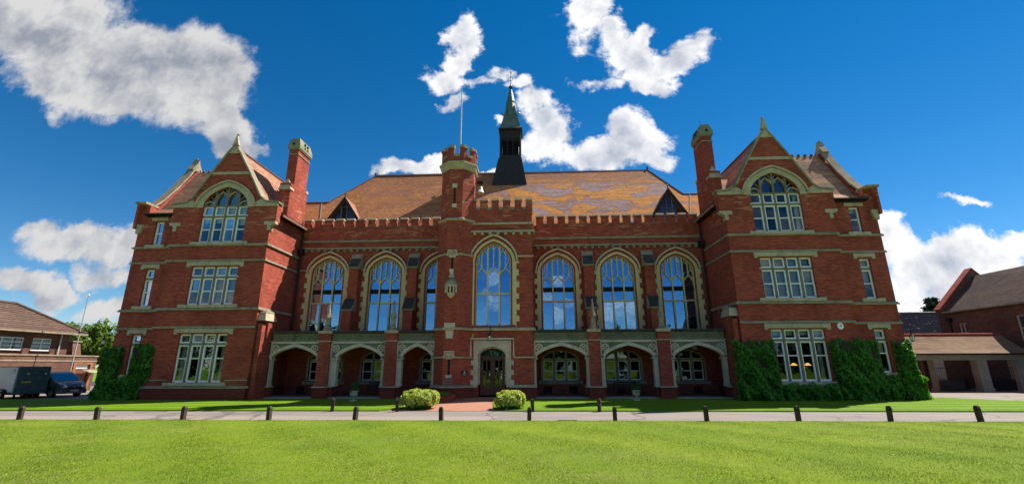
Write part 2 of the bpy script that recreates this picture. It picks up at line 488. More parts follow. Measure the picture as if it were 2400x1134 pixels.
def leaf_mat(name, c1, c2, c3=None, trans=0.25):
    nt, b = mat(name)
    oi = nt.n('ShaderNodeAttribute', attribute_name='tint')
    g = nt.n('ShaderNodeNewGeometry')
    n = nt.noise(g.outputs['Position'], 2.5, 3.0)
    c = nt.mix(nt.ramp(oi.outputs['Fac'], 0.0, 1.0, smooth=False), c1, c2)
    c = nt.mix(nt.ramp(n, 0.45, 0.75, 0.0, 0.5), c, tuple(x * 0.55 for x in c1))
    if c3:
        c = nt.mix(nt.ramp(oi.outputs['Fac'], 0.55, 0.85), c, c3)
    nt.set(b.inputs['Base Color'], c)
    b.inputs['Roughness'].default_value = 0.55
    b.inputs['Specular IOR Level'].default_value = 0.25
    tr = nt.n('ShaderNodeBsdfTranslucent')
    nt.set(tr.inputs[0], nt.mix(0.4, c, (c2[0] * 1.5, c2[1] * 1.5, c2[2])))
    mx = nt.n('ShaderNodeMixShader', ins={0: trans})
    o = [x for x in nt.t.nodes if x.type == 'OUTPUT_MATERIAL'][0]
    nt.t.links.new(b.outputs[0], mx.inputs[1])
    nt.t.links.new(tr.outputs[0], mx.inputs[2])
    nt.t.links.new(mx.outputs[0], o.inputs[0])


leaf_mat('blade', (0.088, 0.165, 0.008), (0.245, 0.325, 0.022), (0.40, 0.42, 0.13), trans=0.3)
leaf_mat('ivy', (0.042, 0.150, 0.012), (0.115, 0.32, 0.028), trans=0.3)
leaf_mat('variegated', (0.24, 0.33, 0.03), (0.46, 0.54, 0.07), (0.72, 0.74, 0.22), trans=0.4)
leaf_mat('tree_leaf', (0.075, 0.150, 0.018), (0.15, 0.235, 0.030), trans=0.4)
leaf_mat('tree_light', (0.12, 0.215, 0.020), (0.21, 0.32, 0.035), trans=0.4)
leaf_mat('tree_dark', (0.010, 0.026, 0.006), (0.020, 0.042, 0.010), trans=0.1)
leaf_mat('conifer_leaf', (0.020, 0.050, 0.024), (0.040, 0.075, 0.035))
leaf_mat('pot_leaf', (0.025, 0.080, 0.018), (0.055, 0.14, 0.03))

nt, b = mat('tarmac')
g = nt.n('ShaderNodeNewGeometry')
P = g.outputs['Position']
n1 = nt.noise(nt.vm('MULTIPLY', P, (0.35, 1.0, 1.0)), 0.9, 5.0, 0.6)
n2 = nt.noise(P, 45.0, 3.0, 0.7)
px, py, pz = nt.xyz(P)
c = nt.mix(nt.ramp(n1, 0.3, 0.7), (0.220, 0.188, 0.165), (0.165, 0.144, 0.130))
c = nt.mix(nt.ramp(n2, 0.35, 0.8, 0.0, 0.5), c, (0.12, 0.10, 0.09))
# a later, pinker patch of surfacing on the near lane left of the entrance
pm = nt.math('MULTIPLY', nt.ramp(py, -7.05, -7.1, 0, 1), nt.ramp(nt.math('ADD', px, nt.math('MULTIPLY', py, -0.3)), 0.95, 0.9, 0, 1))
c = nt.mix(nt.math('MULTIPLY', pm, 0.6), c, (0.27, 0.22, 0.19))
vor = nt.n('ShaderNodeTexVoronoi', feature='DISTANCE_TO_EDGE', ins={'Vector': nt.vm('ADD', P, nt.vm('SCALE', nt.n('ShaderNodeTexNoise', ins={'Vector': P, 'Scale': 0.8}).outputs['Color'], 1.2)), 'Scale': 0.16})
c = nt.mix(nt.ramp(vor.outputs[0], 0.012, 0.003, 0.0, 0.7), c, (0.06, 0.055, 0.05))
nt.set(b.inputs['Base Color'], c)
b.inputs['Roughness'].default_value = 0.9
bump(nt, b, n2, 0.4, 0.01)

nt, b = mat('brick_paving')
g = nt.n('ShaderNodeNewGeometry')
P = g.outputs['Position']
br = nt.n('ShaderNodeTexBrick', ins={'Vector': P, 'Color1': (0.40, 0.165, 0.095), 'Color2': (0.31, 0.12, 0.075), 'Mortar': (0.22, 0.14, 0.10)})
for k, v in (('Scale', 1.0), ('Mortar Size', 0.008), ('Brick Width', 0.21), ('Row Height', 0.105)):
    br.inputs[k].default_value = v
nt.set(b.inputs['Base Color'], nt.mix(nt.ramp(nt.noise(P, 2.0, 5.0, 0.6), 0.4, 0.75, 0, 0.5), br.outputs[0], (0.20, 0.10, 0.07)))
b.inputs['Roughness'].default_value = 0.9


# ------------------------------------------------------------------ mesh helpers
class MB:
    def __init__(self, f=None):
        self.bm = bmesh.new()
        self.f = f or (lambda x, y, z: (x, y, z))
        self.mi = 0

    def v(self, p):
        return self.bm.verts.new(self.f(*p))

    def face(self, vs):
        try:
            fc = self.bm.faces.new(vs)
            fc.material_index = self.mi
            return fc
        except ValueError:
            return None

    def box(self, x0, x1, y0, y1, z0, z1):
        p = [self.v((x, y, z)) for z in (z0, z1) for (x, y) in ((x0, y0), (x1, y0), (x1, y1), (x0, y1))]
        for q in ((0, 3, 2, 1), (4, 5, 6, 7), (0, 1, 5, 4), (1, 2, 6, 5), (2, 3, 7, 6), (3, 0, 4, 7)):
            self.face([p[i] for i in q])
        return self

    def hexa(self, bot, top):
        """bottom ring and top ring of equal length"""
        a = [self.v(p) for p in bot]
        c = [self.v(p) for p in top]
        n = len(a)
        self.face(a[::-1])
        self.face(c)
        for i in range(n):
            self.face([a[i], a[(i + 1) % n], c[(i + 1) % n], c[i]])
        return self

    def quad(self, *pts):
        self.face([self.v(p) for p in pts])
        return self

    def panel(self, outer, holes=(), w0=0.0, w1=0.2, ax='y'):
        """2D outline (u, v) with holes, extruded from w0 to w1; ax y: (u, w, v), x: (w, u, v), z: (u, v, w)"""
        put = {'y': lambda u, v, w_: (u, w_, v), 'x': lambda u, v, w_: (w_, u, v), 'z': lambda u, v, w_: (u, v, w_)}[ax]
        loops = [list(outer)] + [list(h) for h in holes]
        flat = [p for l in loops for p in l]
        tris = tessellate_polygon([[Vector((p[0], p[1], 0)) for p in l] for l in loops])
        A = [self.v(put(p[0], p[1], w0)) for p in flat]
        B = [self.v(put(p[0], p[1], w1)) for p in flat]
        for t in tris:
            self.face([A[i] for i in t])
            self.face([B[i] for i in reversed(t)])
        k = 0
        for l in loops:
            n = len(l)
            for i in range(n):
                j = (i + 1) % n
                self.face([A[k + i], A[k + j], B[k + j], B[k + i]])
            k += n
        return self

    def ribbon(self, pts, wid, w0, w1, ax='y', closed=False):
        """band of width wid along a 2D polyline, extruded from w0 to w1"""
        n = len(pts)
        L, Rr = [], []
        for i in range(n):
            if closed:
                p, q = Vector(pts[(i - 1) % n]), Vector(pts[(i + 1) % n])
            else:
                p, q = Vector(pts[max(i - 1, 0)]), Vector(pts[min(i + 1, n - 1)])
            d = (q - p)
            d = d.normalized() if d.length else Vector((1, 0))
            nn = Vector((-d.y, d.x)) * wid / 2
            c = Vector(pts[i])
            L.append(tuple(c + nn))
            Rr.append(tuple(c - nn))
        put = {'y': lambda p, w_: (p[0], w_, p[1]), 'x': lambda p, w_: (w_, p[0], p[1])}[ax]
        V = [[self.v(put(p, w_)) for p in s] for w_ in (w0, w1) for s in (L, Rr)]
        rng = range(n) if closed else range(n - 1)
        for i in rng:
            j = (i + 1) % n
            self.face([V[0][i], V[0][j], V[1][j], V[1][i]])
            self.face([V[2][j], V[2][i], V[3][i], V[3][j]])
            self.face([V[0][j], V[0][i], V[2][i], V[2][j]])
            self.face([V[1][i], V[1][j], V[3][j], V[3][i]])
        if not closed:
            self.face([V[0][0], V[1][0], V[3][0], V[2][0]])
            self.face([V[0][-1], V[2][-1], V[3][-1], V[1][-1]])
        return self

    def tube(self, pts, r, n=8):
        rs = r if isinstance(r, (list, tuple)) else [r] * len(pts)
        rings = []
        P = [Vector(p) for p in pts]
        for i, p in enumerate(P):
            d = (P[min(i + 1, len(P) - 1)] - P[max(i - 1, 0)]).normalized()
            a = d.orthogonal().normalized() if abs(d.z) < 0.99 else Vector((1, 0, 0))
            c = d.cross(a)
            rings.append([self.v(tuple(p + a * rs[i] * math.cos(2 * math.pi * k / n) + c * rs[i] * math.sin(2 * math.pi * k / n))) for k in range(n)])
        for i in range(len(rings) - 1):
            for k in range(n):
                self.face([rings[i][k], rings[i][(k + 1) % n], rings[i + 1][(k + 1) % n], rings[i + 1][k]])
        self.face(rings[0][::-1])
        self.face(rings[-1])
        return self

    def lathe(self, prof, c, n=16, rot=0.0, sx=1.0, sy=1.0):
        """profile [(r, z)] about the vertical through c"""
        rings = []
        for r, z in prof:
            rings.append([self.v((c[0] + sx * r * math.cos(rot + 2 * math.pi * k / n), c[1] + sy * r * math.sin(rot + 2 * math.pi * k / n), c[2] + z)) for k in range(n)])
        for i in range(len(rings) - 1):
            for k in range(n):
                self.face([rings[i][k], rings[i][(k + 1) % n], rings[i + 1][(k + 1) % n], rings[i + 1][k]])
        self.face(rings[0][::-1])
        self.face(rings[-1])
        return self

    def build(self, name, m, parent=None, bevel=0.0, smooth=False, recalc=True):
        if recalc:
            bmesh.ops.recalc_face_normals(self.bm, faces=self.bm.faces)
        me = bpy.data.meshes.new(name)
        self.bm.to_mesh(me)
        self.bm.free()
        for k in (m if isinstance(m, (list, tuple)) else [m]):
            me.materials.append(MATS[k])
        o = bpy.data.objects.new(name, me)
        COL.objects.link(o)
        if smooth:
            for p in me.polygons:
                p.use_smooth = True
        if bevel:
            bv = o.modifiers.new('bevel', 'BEVEL')
            bv.width = bevel
            bv.segments = 2
            bv.limit_method = 'ANGLE'
        if parent:
            setp(o, parent)
        return o


def setp(o, parent):
    o.parent = parent
    bpy.context.view_layer.update()
    o.matrix_parent_inverse = parent.matrix_world.inverted()


def empty(name, loc, label=None, cat=None, group=None):
    o = bpy.data.objects.new(name, None)
    o.location = loc
    o.empty_display_size = 0.3
    COL.objects.link(o)
    bpy.context.view_layer.update()
    tag(o, label, cat, group)
    return o


def tag(o, label=None, cat=None, group=None, kind=None):
    if label:
        o['label'] = label
    if cat:
        o['category'] = cat
    if group:
        o['group'] = group
    if kind:
        o['kind'] = kind
    return o


def copy_tree(o, parent=None):
    c = o.copy()
    COL.objects.link(c)
    if parent:
        mpi = o.matrix_parent_inverse.copy()
        c.parent = parent
        c.matrix_parent_inverse = mpi
    for ch in o.children:
        copy_tree(ch, c)
    return c


def arch(hw, rise, cx=0.0, z0=0.0, n=14, k=0.25):
    """pointed, depressed (Tudor) arch outline from left springing to right springing"""
    pts = []
    for i in range(2 * n + 1):
        a = math.pi * (1 - i / (2 * n))
        x = math.cos(a)
        pts.append((cx + hw * x, z0 + rise * ((1 - k) * math.sqrt(max(0, 1 - x * x)) + k * (1 - abs(x)))))
    return pts


def rect(x0, x1, z0, z1):
    return [(x0, z0), (x1, z0), (x1, z1), (x0, z1)]


def arch_open(hw, rise, cx, zs, zb, k=0.25):
    return [(cx - hw, zb)] + arch(hw, rise, cx, zs, k=k) + [(cx + hw, zb)]


def leaves(name, pts, nrm, size, m, parent=None, jit=0.6, aspect=0.8, kind=None, droop=0.0, seed=1):
    """many small leaf quads: positions (n,3), outward normals (n,3)"""
    rg = np.random.default_rng(seed)
    n = len(pts)
    d = nrm + rg.normal(0, jit, (n, 3))
    d /= np.linalg.norm(d, axis=1)[:, None] + 1e-9
    up = np.tile(np.array([0.0, 0.0, 1.0]), (n, 1)) + rg.normal(0, 0.5, (n, 3))
    a = np.cross(up, d)
    a /= np.linalg.norm(a, axis=1)[:, None] + 1e-9
    c = np.cross(d, a)
    s = size * rg.uniform(0.6, 1.3, n)[:, None]
    a *= s * aspect * 0.5
    c *= s * 0.5
    V = np.empty((n, 4, 3))
    V[:, 0] = pts - c
    V[:, 1] = pts + a * 0.95 - c * 0.1 + d * s * 0.1
    V[:, 2] = pts + c - d * s * droop
    V[:, 3] = pts - a * 0.95 - c * 0.1 + d * s * 0.1
    me = bpy.data.meshes.new(name)
    me.vertices.add(4 * n)
    me.vertices.foreach_set('co', V.reshape(-1))
    me.loops.add(4 * n)
    me.loops.foreach_set('vertex_index', np.arange(4 * n))
    me.polygons.add(n)
    me.polygons.foreach_set('loop_start', np.arange(n) * 4)
    me.polygons.foreach_set('loop_total', np.full(n, 4))
    at = me.attributes.new('tint', 'FLOAT', 'FACE')
    at.data.foreach_set('value', rg.uniform(0, 1, n).astype(np.float32))
    me.update()
    me.validate()
    me.materials.append(MATS[m])
    o = bpy.data.objects.new(name, me)
    COL.objects.link(o)
    if kind:
        o['kind'] = kind
    if parent:
        setp(o, parent)
    return o


# ------------------------------------------------------------------ the school
school = empty('school_building', (-2.1, 3.6, 0), 'long red brick school with two gabled wings, battlemented hall, octagonal turret and dark spire', 'building')
XL, XR = -14.72, 10.49           # inner faces of the two wings
YH = 3.6                         # hall front wall
GL = 0.13                        # glass set back


def sash_light(fr, gl, x0, x1, z0, z1, y, mid=None, t=0.075):
    """white timber frame with an optional meeting rail; the pane leans a hair differently in every light"""
    fr.panel(rect(x0, x1, z0, z1), [rect(x0 + t, x1 - t, z0 + t * 1.3, mid - .025), rect(x0 + t, x1 - t, mid + .025, z1 - t)] if mid
             else [rect(x0 + t, x1 - t, z0 + t, z1 - t)], y, y + 0.07)
    for a, c in (((z0 + t, mid), (mid, z1 - t)) if mid else ((z0 + t, z1 - t),)):
        e1, e2 = random.uniform(-.012, .012), random.uniform(-.012, .012)
        gl.quad((x0 + t, y + .04 + e1, a), (x1 - t, y + .04 - e1, a), (x1 - t, y + .04 - e1 + e2, c), (x0 + t, y + .04 + e1 + e2, c))


def curtain(mb, x0, x1, z0, z1, y, folds=5.0, amp=0.03):
    n = max(4, int((x1 - x0) * folds * 4))
    P = [(x0 + (x1 - x0) * i / n, y + amp * math.sin(i / n * (x1 - x0) * folds * 2 * math.pi)) for i in range(n + 1)]
    for (a, b_), (c, d) in zip(P, P[1:]):
        mb.quad((a, b_, z0), (c, d, z0), (c, d, z1), (a, b_, z1))


def wing(s, xi, zs, nu0, nu1, outer_u):
    """one gabled wing; u runs outwards from the inner corner"""
    F = lambda u, y, z: (xi + s * u, y, z * zs)
    M = lambda: MB(F)
    left = s < 0
    wu0, wu1, wc = 1.46, 4.10, 2.78
    sp, hw, rise = 10.58, 1.31, 1.14
    B0, B1 = 0.0, 5.62
    T = 0.42
    # front wall of the projecting bay up to the corbels
    m = M()
    holes = [rect(wu0, wu1, .88, 3.36), rect(wu0, wu1, 4.90, 7.01)]
    gz = 9.30
    m.panel(rect(B0, B1, 0.0, 8.2), holes, 0.0, T)
    prof = [(-3.07, 10.62), (-2.32, 10.75), (-2.02, 11.02), (-1.1, 12.62), (-.42, 13.75), (0, 14.35), (.42, 13.75), (1.1, 12.62), (2.02, 11.02), (2.32, 10.75), (3.07, 10.62)]
    up = [(B0, 8.2), (B1, 8.2), (B1, gz), (wc + 3.07, gz + .28)] + [(wc + a, z) for a, z in prof[::-1]] + [(wc - 3.07, gz + .28), (B0, gz)]
    m.panel(up, [arch_open(hw, rise, wc, sp, 8.40)], 0.0, T)
    # outer, slightly recessed strip
    oh = [rect(nu0, nu1, 1.28, 3.34), rect(nu0, nu1, 4.87, 6.94), rect(nu0, nu1, 8.34, 9.76)]
    m.panel(rect(B1 + .001, outer_u, 0, 10.22), oh, .25, .25 + T)
    # inner side wall, outer gable wall, back wall
    m.panel([(T, 0), (9.0, 0), (9.0, 10.3), (T, 10.3)], (), B0, B0 + .4, 'x')
    gp = [(T + .25, 0), (6.6, 0), (6.6, 10.6), (5.5, 11.7), (3.3, 14.3), (2.75, 13.5), (1.75, 12.1), (.80, 10.758), (T + .25, 10.758)]
    m.panel(gp, (), outer_u - .4, outer_u, 'x')
    m.panel([(-.02, 9.3), (.6, 9.3), (.6, 10.75), (-.02, 10.75)], (), outer_u + .0, outer_u + .14, 'x')
    m.box(B0 + .4, outer_u - .4, 8.6, 9.0, 0, 11.5)
    m.box(outer_u - .4, outer_u, 6.6, 9.0, 0, 10.6)
    m.box(outer_u - .44, outer_u - .001, .251, .668, 10.222, 10.758)
    wall = m.build('wing_wall', 'brick', school)
    m = M()
    m.panel(rect(B0 - .05, B1 + .05, 0, .60), (), -.06, -.001)
    m.panel(rect(B1 + .05, outer_u + .06, 0, .60), (), .19, .249)
    m.panel([(-.06, 0), (3.55, 0), (3.55, .60), (-.06, .60)], (), -.06, -.002, 'x')
    m.build('plinth', 'brick_plinth', school)
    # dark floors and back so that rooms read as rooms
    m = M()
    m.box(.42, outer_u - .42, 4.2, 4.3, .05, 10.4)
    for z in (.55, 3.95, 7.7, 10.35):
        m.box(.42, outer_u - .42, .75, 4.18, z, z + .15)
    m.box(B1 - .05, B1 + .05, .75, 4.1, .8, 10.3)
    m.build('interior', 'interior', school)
    # stone string courses and sills
    m = M()
    for z, h, d in ((8.18, .13, .09), (7.30, .11, .07), (4.62, .14, .10), (3.66, .11, .07)):
        for (zz, hh, dd) in ((z, h * .55, d), (z + h * .55, h * .45, d * .6)):
            inner_end = {8.18: 3.35, 7.30: 3.6, 4.62: 3.35, 3.66: 0.02}[z]
            m.box(-dd if inner_end > .1 else -.0, B1 + dd, -dd, -.002, zz, zz + hh)
            m.box(B1 + dd + .002, outer_u + dd, .25 - dd, .248, zz - .05, zz + hh - .05)
            if inner_end > .1:
                m.box(-dd, -.002, .0, inner_end, zz, zz + hh)
    for zz, hh, dd in ((.60, .07, .10), (.67, .05, .06)):
        m.box(-.10, B1 + dd, -dd, -.002, zz, zz + hh)
        m.box(B1 + dd + .002, outer_u + dd, .25 - dd, .248, zz, zz + hh)
    m.box(.02, 1.22, -.05, -.003, .98, 1.04)
    m.box(4.35, B1 - .02, -.05, -.003, .98, 1.04)
    m.build('string_course', 'stone_dark', school)
    # gable copings, bands, kneelers and finial
    m = M()
    cop = [(wc + a, z + .06) for a, z in prof]
    cop = [(cop[0][0] - .08, cop[0][1] + .02)] + cop[1:-1] + [(cop[-1][0] + .08, cop[-1][1] + .02)]
    m.ribbon(cop, .085, -.09, T + .05)
    m.build('gable_coping', 'stone_dark', school)
    m = M()
    m.panel([(wc - .40, 13.84), (wc + .40, 13.84), (wc, 14.48)], (), -.035, -.003)
    m.build('gable_apex_stone', 'stone', school)
    m = M()
    m.panel([(wc - 1.15, 12.5), (wc + 1.15, 12.5), (wc + 1.06, 12.66), (wc - 1.06, 12.66)], (), -.03, -.003)
    m.build('gable_band', 'stone', school)
    for q in (-1, 1):
        m = M()
        m.panel([(wc + q * 3.1, 10.50), (wc + q * 3.1, 10.64), (wc + q * 2.35, 10.74), (wc + q * 2.06, 10.94), (wc + q * 1.72, 10.72), (wc + q * 1.66, 10.50)], (), -.04, -.003)
        m.build('kneeler', 'stone', school)
        m = M()
        # corbel bracket carrying the wider gable
        e = wc + q * 3.07
        m.panel([(e + q * .02, 9.58), (e - q * .62, 9.58), (e - q * .62, 9.38), (e - q * .42, 9.38), (e - q * .42, 9.06), (e - q * .24, 9.06), (e - q * .22, 9.20), (e - q * .26, 9.30), (e - q * .12, 9.40), (e + q * .02, 9.44)], (), -.05, .25)
        m.build('corbel', 'stone', school)
    m = M()
    m.panel([(wc - .20, 14.36), (wc + .20, 14.36), (wc + .085, 14.72), (wc + .04, 15.0), (wc - .04, 15.0), (wc - .085, 14.72)], (), -.04, .14)
    m.lathe([(.03, 0), (.035, .03), (.075, .07), (.08, .11), (.05, .15), (.01, .17)], (wc, .05, 14.99), 10)
    m.build('finial', 'stone', school)
    # outer gable: tall concave coping seen edge on, its kneeler and finial
    m = M()
    og = [(-.05, 10.82), (.62, 10.86), (1.15, 11.42), (1.95, 12.52), (2.72, 13.72), (3.1, 14.42), (3.3, 15.0)]
    m.ribbon([(a, z + .03) for a, z in og[1:6]], .10, outer_u - .42, outer_u + .06, 'x')
    m.ribbon([(6.6 - a + .0, z + .03) for a, z in og[1:6]], .10, outer_u - .42, outer_u + .08, 'x')
    m.build('outer_gable_coping', 'stone_dark', school)
    m = M()
    m.box(outer_u - .45, outer_u + .2, -.12, .80, 10.76, 10.88)
    m.build('kneeler', 'stone_dark', school)
    m = M()
    m.panel([(2.85, 14.25), (3.75, 14.25), (3.40, 14.8), (3.30, 15.1), (3.2, 14.8)], (), outer_u - .36, outer_u + .06, 'x')
    m.lathe([(.03, 0), (.035, .03), (.075, .07), (.08, .11), (.05, .15), (.01, .17)], (outer_u - .15, 3.3, 15.05), 10)
    m.build('finial', 'stone_dark', school)
    m = M()
    m.panel([(outer_u + .16, 9.56), (outer_u - .30, 9.56), (outer_u - .30, 9.4), (outer_u - .20, 9.05), (outer_u + .02, 9.02), (outer_u + .04, 9.2), (outer_u + .0, 9.3), (outer_u + .16, 9.4)], (), .10, .35)
    m.build('corbel', 'stone', school)
    # roofs: cross gable running back, main ridge along x on the outer side, a low link to the chimney
    m = M()
    rp = [(-3.22, 10.12), (-2.75, 10.35), (-2.25, 10.68), (-2.0, 10.95), (-1.1, 12.52), (0, 14.22)]
    for q in (-1, 1):
        for (a, z), (c, d) in zip(rp, rp[1:]):
            m.hexa([(wc + q * a * -1, T + .05, z - .12), (wc + q * c * -1, T + .05, d - .12), (wc + q * c * -1, 6.2, d - .12), (wc + q * a * -1, 6.2, z - .12)],
                   [(wc + q * a * -1, T + .05, z), (wc + q * c * -1, T + .05, d), (wc + q * c * -1, 6.2, d), (wc + q * a * -1, 6.2, z)])
    ro = [(.02, 10.16), (.5, 10.36), (.95, 10.75), (1.75, 11.90), (2.72, 13.35), (3.3, 14.18)]
    for (a, z), (c, d) in zip(ro, ro[1:]):
        m.hexa([(wc + .25 + max(0, (14.2 - z) * .58), a, z - .1), (outer_u - .43, a, z - .1), (outer_u - .43, c, d - .1), (wc + .25 + max(0, (14.2 - d) * .58), c, d - .1)],
               [(wc + .25 + max(0, (14.2 - z) * .58), a, z), (outer_u - .43, a, z), (outer_u - .43, c, d), (wc + .25 + max(0, (14.2 - d) * .58), c, d)])
        m.hexa([(wc, 6.6 - a, z - .1), (outer_u - .43, 6.6 - a, z - .1), (outer_u - .43, 6.6 - c, d - .1), (wc, 6.6 - c, d - .1)],
               [(wc, 6.6 - a, z), (outer_u - .43, 6.6 - a, z), (outer_u - .43, 6.6 - c, d), (wc, 6.6 - c, d)])
    m.hexa([(-.35, 6.1, 10.0), (outer_u, 6.1, 10.0), (outer_u, 9.1, 10.0), (-.35, 9.1, 10.0)], [(-.35, 6.1, 10.3), (outer_u, 6.1, 10.3), (outer_u, 9.1, 11.5), (-.35, 9.1, 11.5)])
    m.hexa([(.25, .9, 10.6), (1.6, .9, 10.6), (1.6, 4.4, 10.6), (.25, 4.4, 10.6)], [(.25, 2.45, 12.38), (1.6, 2.45, 12.38), (1.6, 2.6, 12.38), (.25, 2.6, 12.38)])
    roof = m.build('wing_roof', 'tiles_wing', school)
    m = M()
    for i in range(11):
        x = wc + .5 + i * (outer_u - .9 - wc) / 11
        m.lathe([(.09, -.04), (.09, .05), (.03, .13)], (x, 3.3, 14.2), 6)
    setp(m.build('ridge_tile', 'brick_brown'), roof)
    m = M()
    for i in range(9):
        m.lathe([(.07, -.04), (.07, .04), (.02, .11)], (.35 + i * .15, 2.52, 12.38), 6)
    setp(m.build('ridge_tile', 'brick_brown'), roof)
    m = M()
    m.tube([(wc, T, 14.25), (wc, 6.1, 14.25)], .09, 6)
    setp(m.build('ridge_tile', 'brick_brown'), roof)
    # eaves board and gutter
    m = M()
    m.box(-.42, -.34, .46, 3.35, 10.08, 10.20)
    m.box(-.34, -.002, .46, 3.35, 10.02, 10.10)
    m.build('gutter', 'black_iron', school)
    m = M()
    m.box(B1 + .20, outer_u - .42, -.06, .02, 10.10, 10.19)
    m.box(B1 + .15, outer_u - .42, .02, .25, 10.04, 10.10)
    m.build('gutter', 'black_iron', school)
    # four light windows
    def four(z0, z1, ztr, zmid, kind):
        st, trm, lin = M(), M(), M()
        fr, gl = M(), M()
        mw = .095
        lw = (wu1 - wu0 - 3 * mw) / 4
        xs = [wu0 + i * (lw + mw) for i in range(4)]
        for i in range(3):
            st.box(xs[i] + lw, xs[i] + lw + mw, .07, .30, z0, z1)
        for i in range(4):
            st.box(xs[i] + .001, xs[i] + lw - .001, .085, .30, ztr - .05, ztr + .05)
        trm.box(wu0 - .10, wu0 - .002, -.03, .02, ztr - .04, ztr + .05)
        trm.panel([(wu0 - .33, z0 - .15), (wu1 + .33, z0 - .15), (wu1 + .33, z0 + .02), (wu1, z0 + .02), (wu1, z0 - .0), (wu0, z0 - .0), (wu0, z0 + .02), (wu0 - .33, z0 + .02)], (), -.11, -.003)
        if kind != 'top':
            lin.panel([(wu0 - .30, z1 + .28), (wu1 + .30, z1 + .28), (wu1 + .30, z1 - .02), (wu1 + .12, z1 - .02), (wu1 + .12, z1 + .06), (wu0 - .12, z1 + .06), (wu0 - .12, z1 - .02), (wu0 - .30, z1 - .02)], (), -.045, -.003)
        for i in range(4):
            sash_light(fr, gl, xs[i], xs[i] + lw, z0 + .01, ztr - .05, GL, zmid)
            sash_light(fr, gl, xs[i], xs[i] + lw, ztr + .05, z1 - .0, GL)
        if kind == 'top':
            # traceried head: ring, mullions to the arch, cusped heads
            ring = arch(hw + .34, rise + .30, wc, sp - .02)
            trm.panel([(wc - hw - .34, sp - .12)] + ring + [(wc + hw + .34, sp - .12), (wc + hw, sp - .12)] + arch(hw, rise, wc, sp)[::-1] + [(wc - hw, sp - .12)], (), -.05, -.002)
            trm.ribbon([(wc - hw - .50, sp + .02), (wc - hw - .42, sp + .08)] + arch(hw + .40, rise + .36, wc, sp)[1:-1] + [(wc + hw + .42, sp + .08), (wc + hw + .50, sp + .02)], .10, -.12, -.051)
            ap = lambda x: sp + rise * ((.75) * math.sqrt(max(0, 1 - ((x - wc) / hw) ** 2)) + .25 * (1 - abs(x - wc) / hw))
            for i in range(4):
                st.box(xs[i] + .001, xs[i] + lw - .001, .085, .30, z1 - .03, z1 + .05)
            for i in range(3):
                xm = xs[i] + lw + mw / 2
                st.box(xm - mw / 2, xm + mw / 2, .07, .30, z1, ap(xm) - .01)
            for i in range(4):
                x0, x1 = xs[i], xs[i] + lw
                zt = min(ap(x0 + .02), ap(x1 - .02))
                xc = (x0 + x1) / 2
                zh = zt - .33 if i in (1, 2) else zt - .05
                pts = [(x0 + .01, zh - .02), (x0 + lw * .12, zh + .15), (x0 + lw * .30, zh + .20), (xc, zh + .34 if i in (1, 2) else zh + .24), (x1 - lw * .30, zh + .20), (x1 - lw * .12, zh + .15), (x1 - .01, zh - .02)]
                trm.ribbon(pts, .045, .09, .26)
                for q in (x0 + .10, x1 - .10):
                    st.ribbon([(q - .05, zh + .02), (q, zh + .10), (q + .05, zh + .02)], .04, .10, .26)
                # mullions cross in the head like intersecting arcs
            for xm, q in ((xs[0] + lw + mw / 2, -1), (xs[2] + lw + mw / 2, 1)):
                st.ribbon([(xm, z1 + .25), (xm + q * .10, z1 + .42), (xm + q * .28, min(z1 + .55, ap(xm + q * .28) - .02))], .042, .09, .26)
                st.ribbon([(xm, z1 + .25), (xm - q * .08, z1 + .5), (xm - q * .2, z1 + .72)], .042, .09, .26)
            st.ribbon([(wc, z1 + .55), (wc - .12, ap(wc) - .2), (wc - .22, ap(wc) - .06)], .042, .09, .26)
            st.ribbon([(wc, z1 + .55), (wc + .12, ap(wc) - .2), (wc + .22, ap(wc) - .06)], .042, .09, .26)
            gl.panel(arch_open(hw, rise, wc, z1 + .02, z1 + .01), (), .20, .212)
        win = st.build('window', 'stone_mullion', school)
        setp(trm.build('stone_surround', 'stone'), win)
        if kind != 'top':
            setp(lin.build('lintel', 'stone'), win)
        setp(fr.build('sash_frame', 'white_paint'), win)
        setp(gl.build('pane', 'glass', recalc=False), win)
        return win, xs, lw

    w0, xs, lw = four(.88, 3.36, 2.84, 2.10, 'ground')
    c = M()
    if left:
        curtain(c, wu0 + .05, wu0 + .45, 1.0, 3.3, .40)
        curtain(c, wu1 - .42, wu1 - .05, 1.0, 3.3, .40)
    else:
        curtain(c, wu0 + .05, wu0 + .22, 1.0, 3.3, .40)
        curtain(c, wu1 - .30, wu1 - .05, 1.0, 3.3, .40)
    setp(c.build('curtain', 'curtain', recalc=False), w0)
    if not left:
        c = M()
        for i in range(4):
            c.box(xs[i] + .05, xs[i] + lw - .05, .33, .34, 3.08, 3.34)
        setp(c.build('blind', 'blind'), w0)
    w1, xs, lw = four(4.90, 7.01, 6.43, 5.66, 'first')
    c = M()
    for i in range(4):
        if left and i in (2, 3):
            continue
        curtain(c, xs[i] + .02, xs[i] + lw - .02, 4.95, 6.95, .42, folds=9.0, amp=.02)
    setp(c.build('curtain', 'curtain', recalc=False), w1)
    w2, xs, lw = four(8.40, 10.56, 9.94, 9.18, 'top')
    c = M()
    for i in range(4):
        if left:
            c.box(xs[i] + .04, xs[i] + lw - .04, .30, .31, (9.62 if i > 1 else 9.48), 10.5)
            c.box(xs[i] + .01, xs[i] + lw - .01, .34, .35, 10.62, 11.25 if i in (0, 3) else 11.6)
        elif i == 3:
            curtain(c, xs[i] + lw * .55, xs[i] + lw - .02, 8.5, 10.5, .33)
    setp(c.build('blind', 'blind', recalc=False), w2)
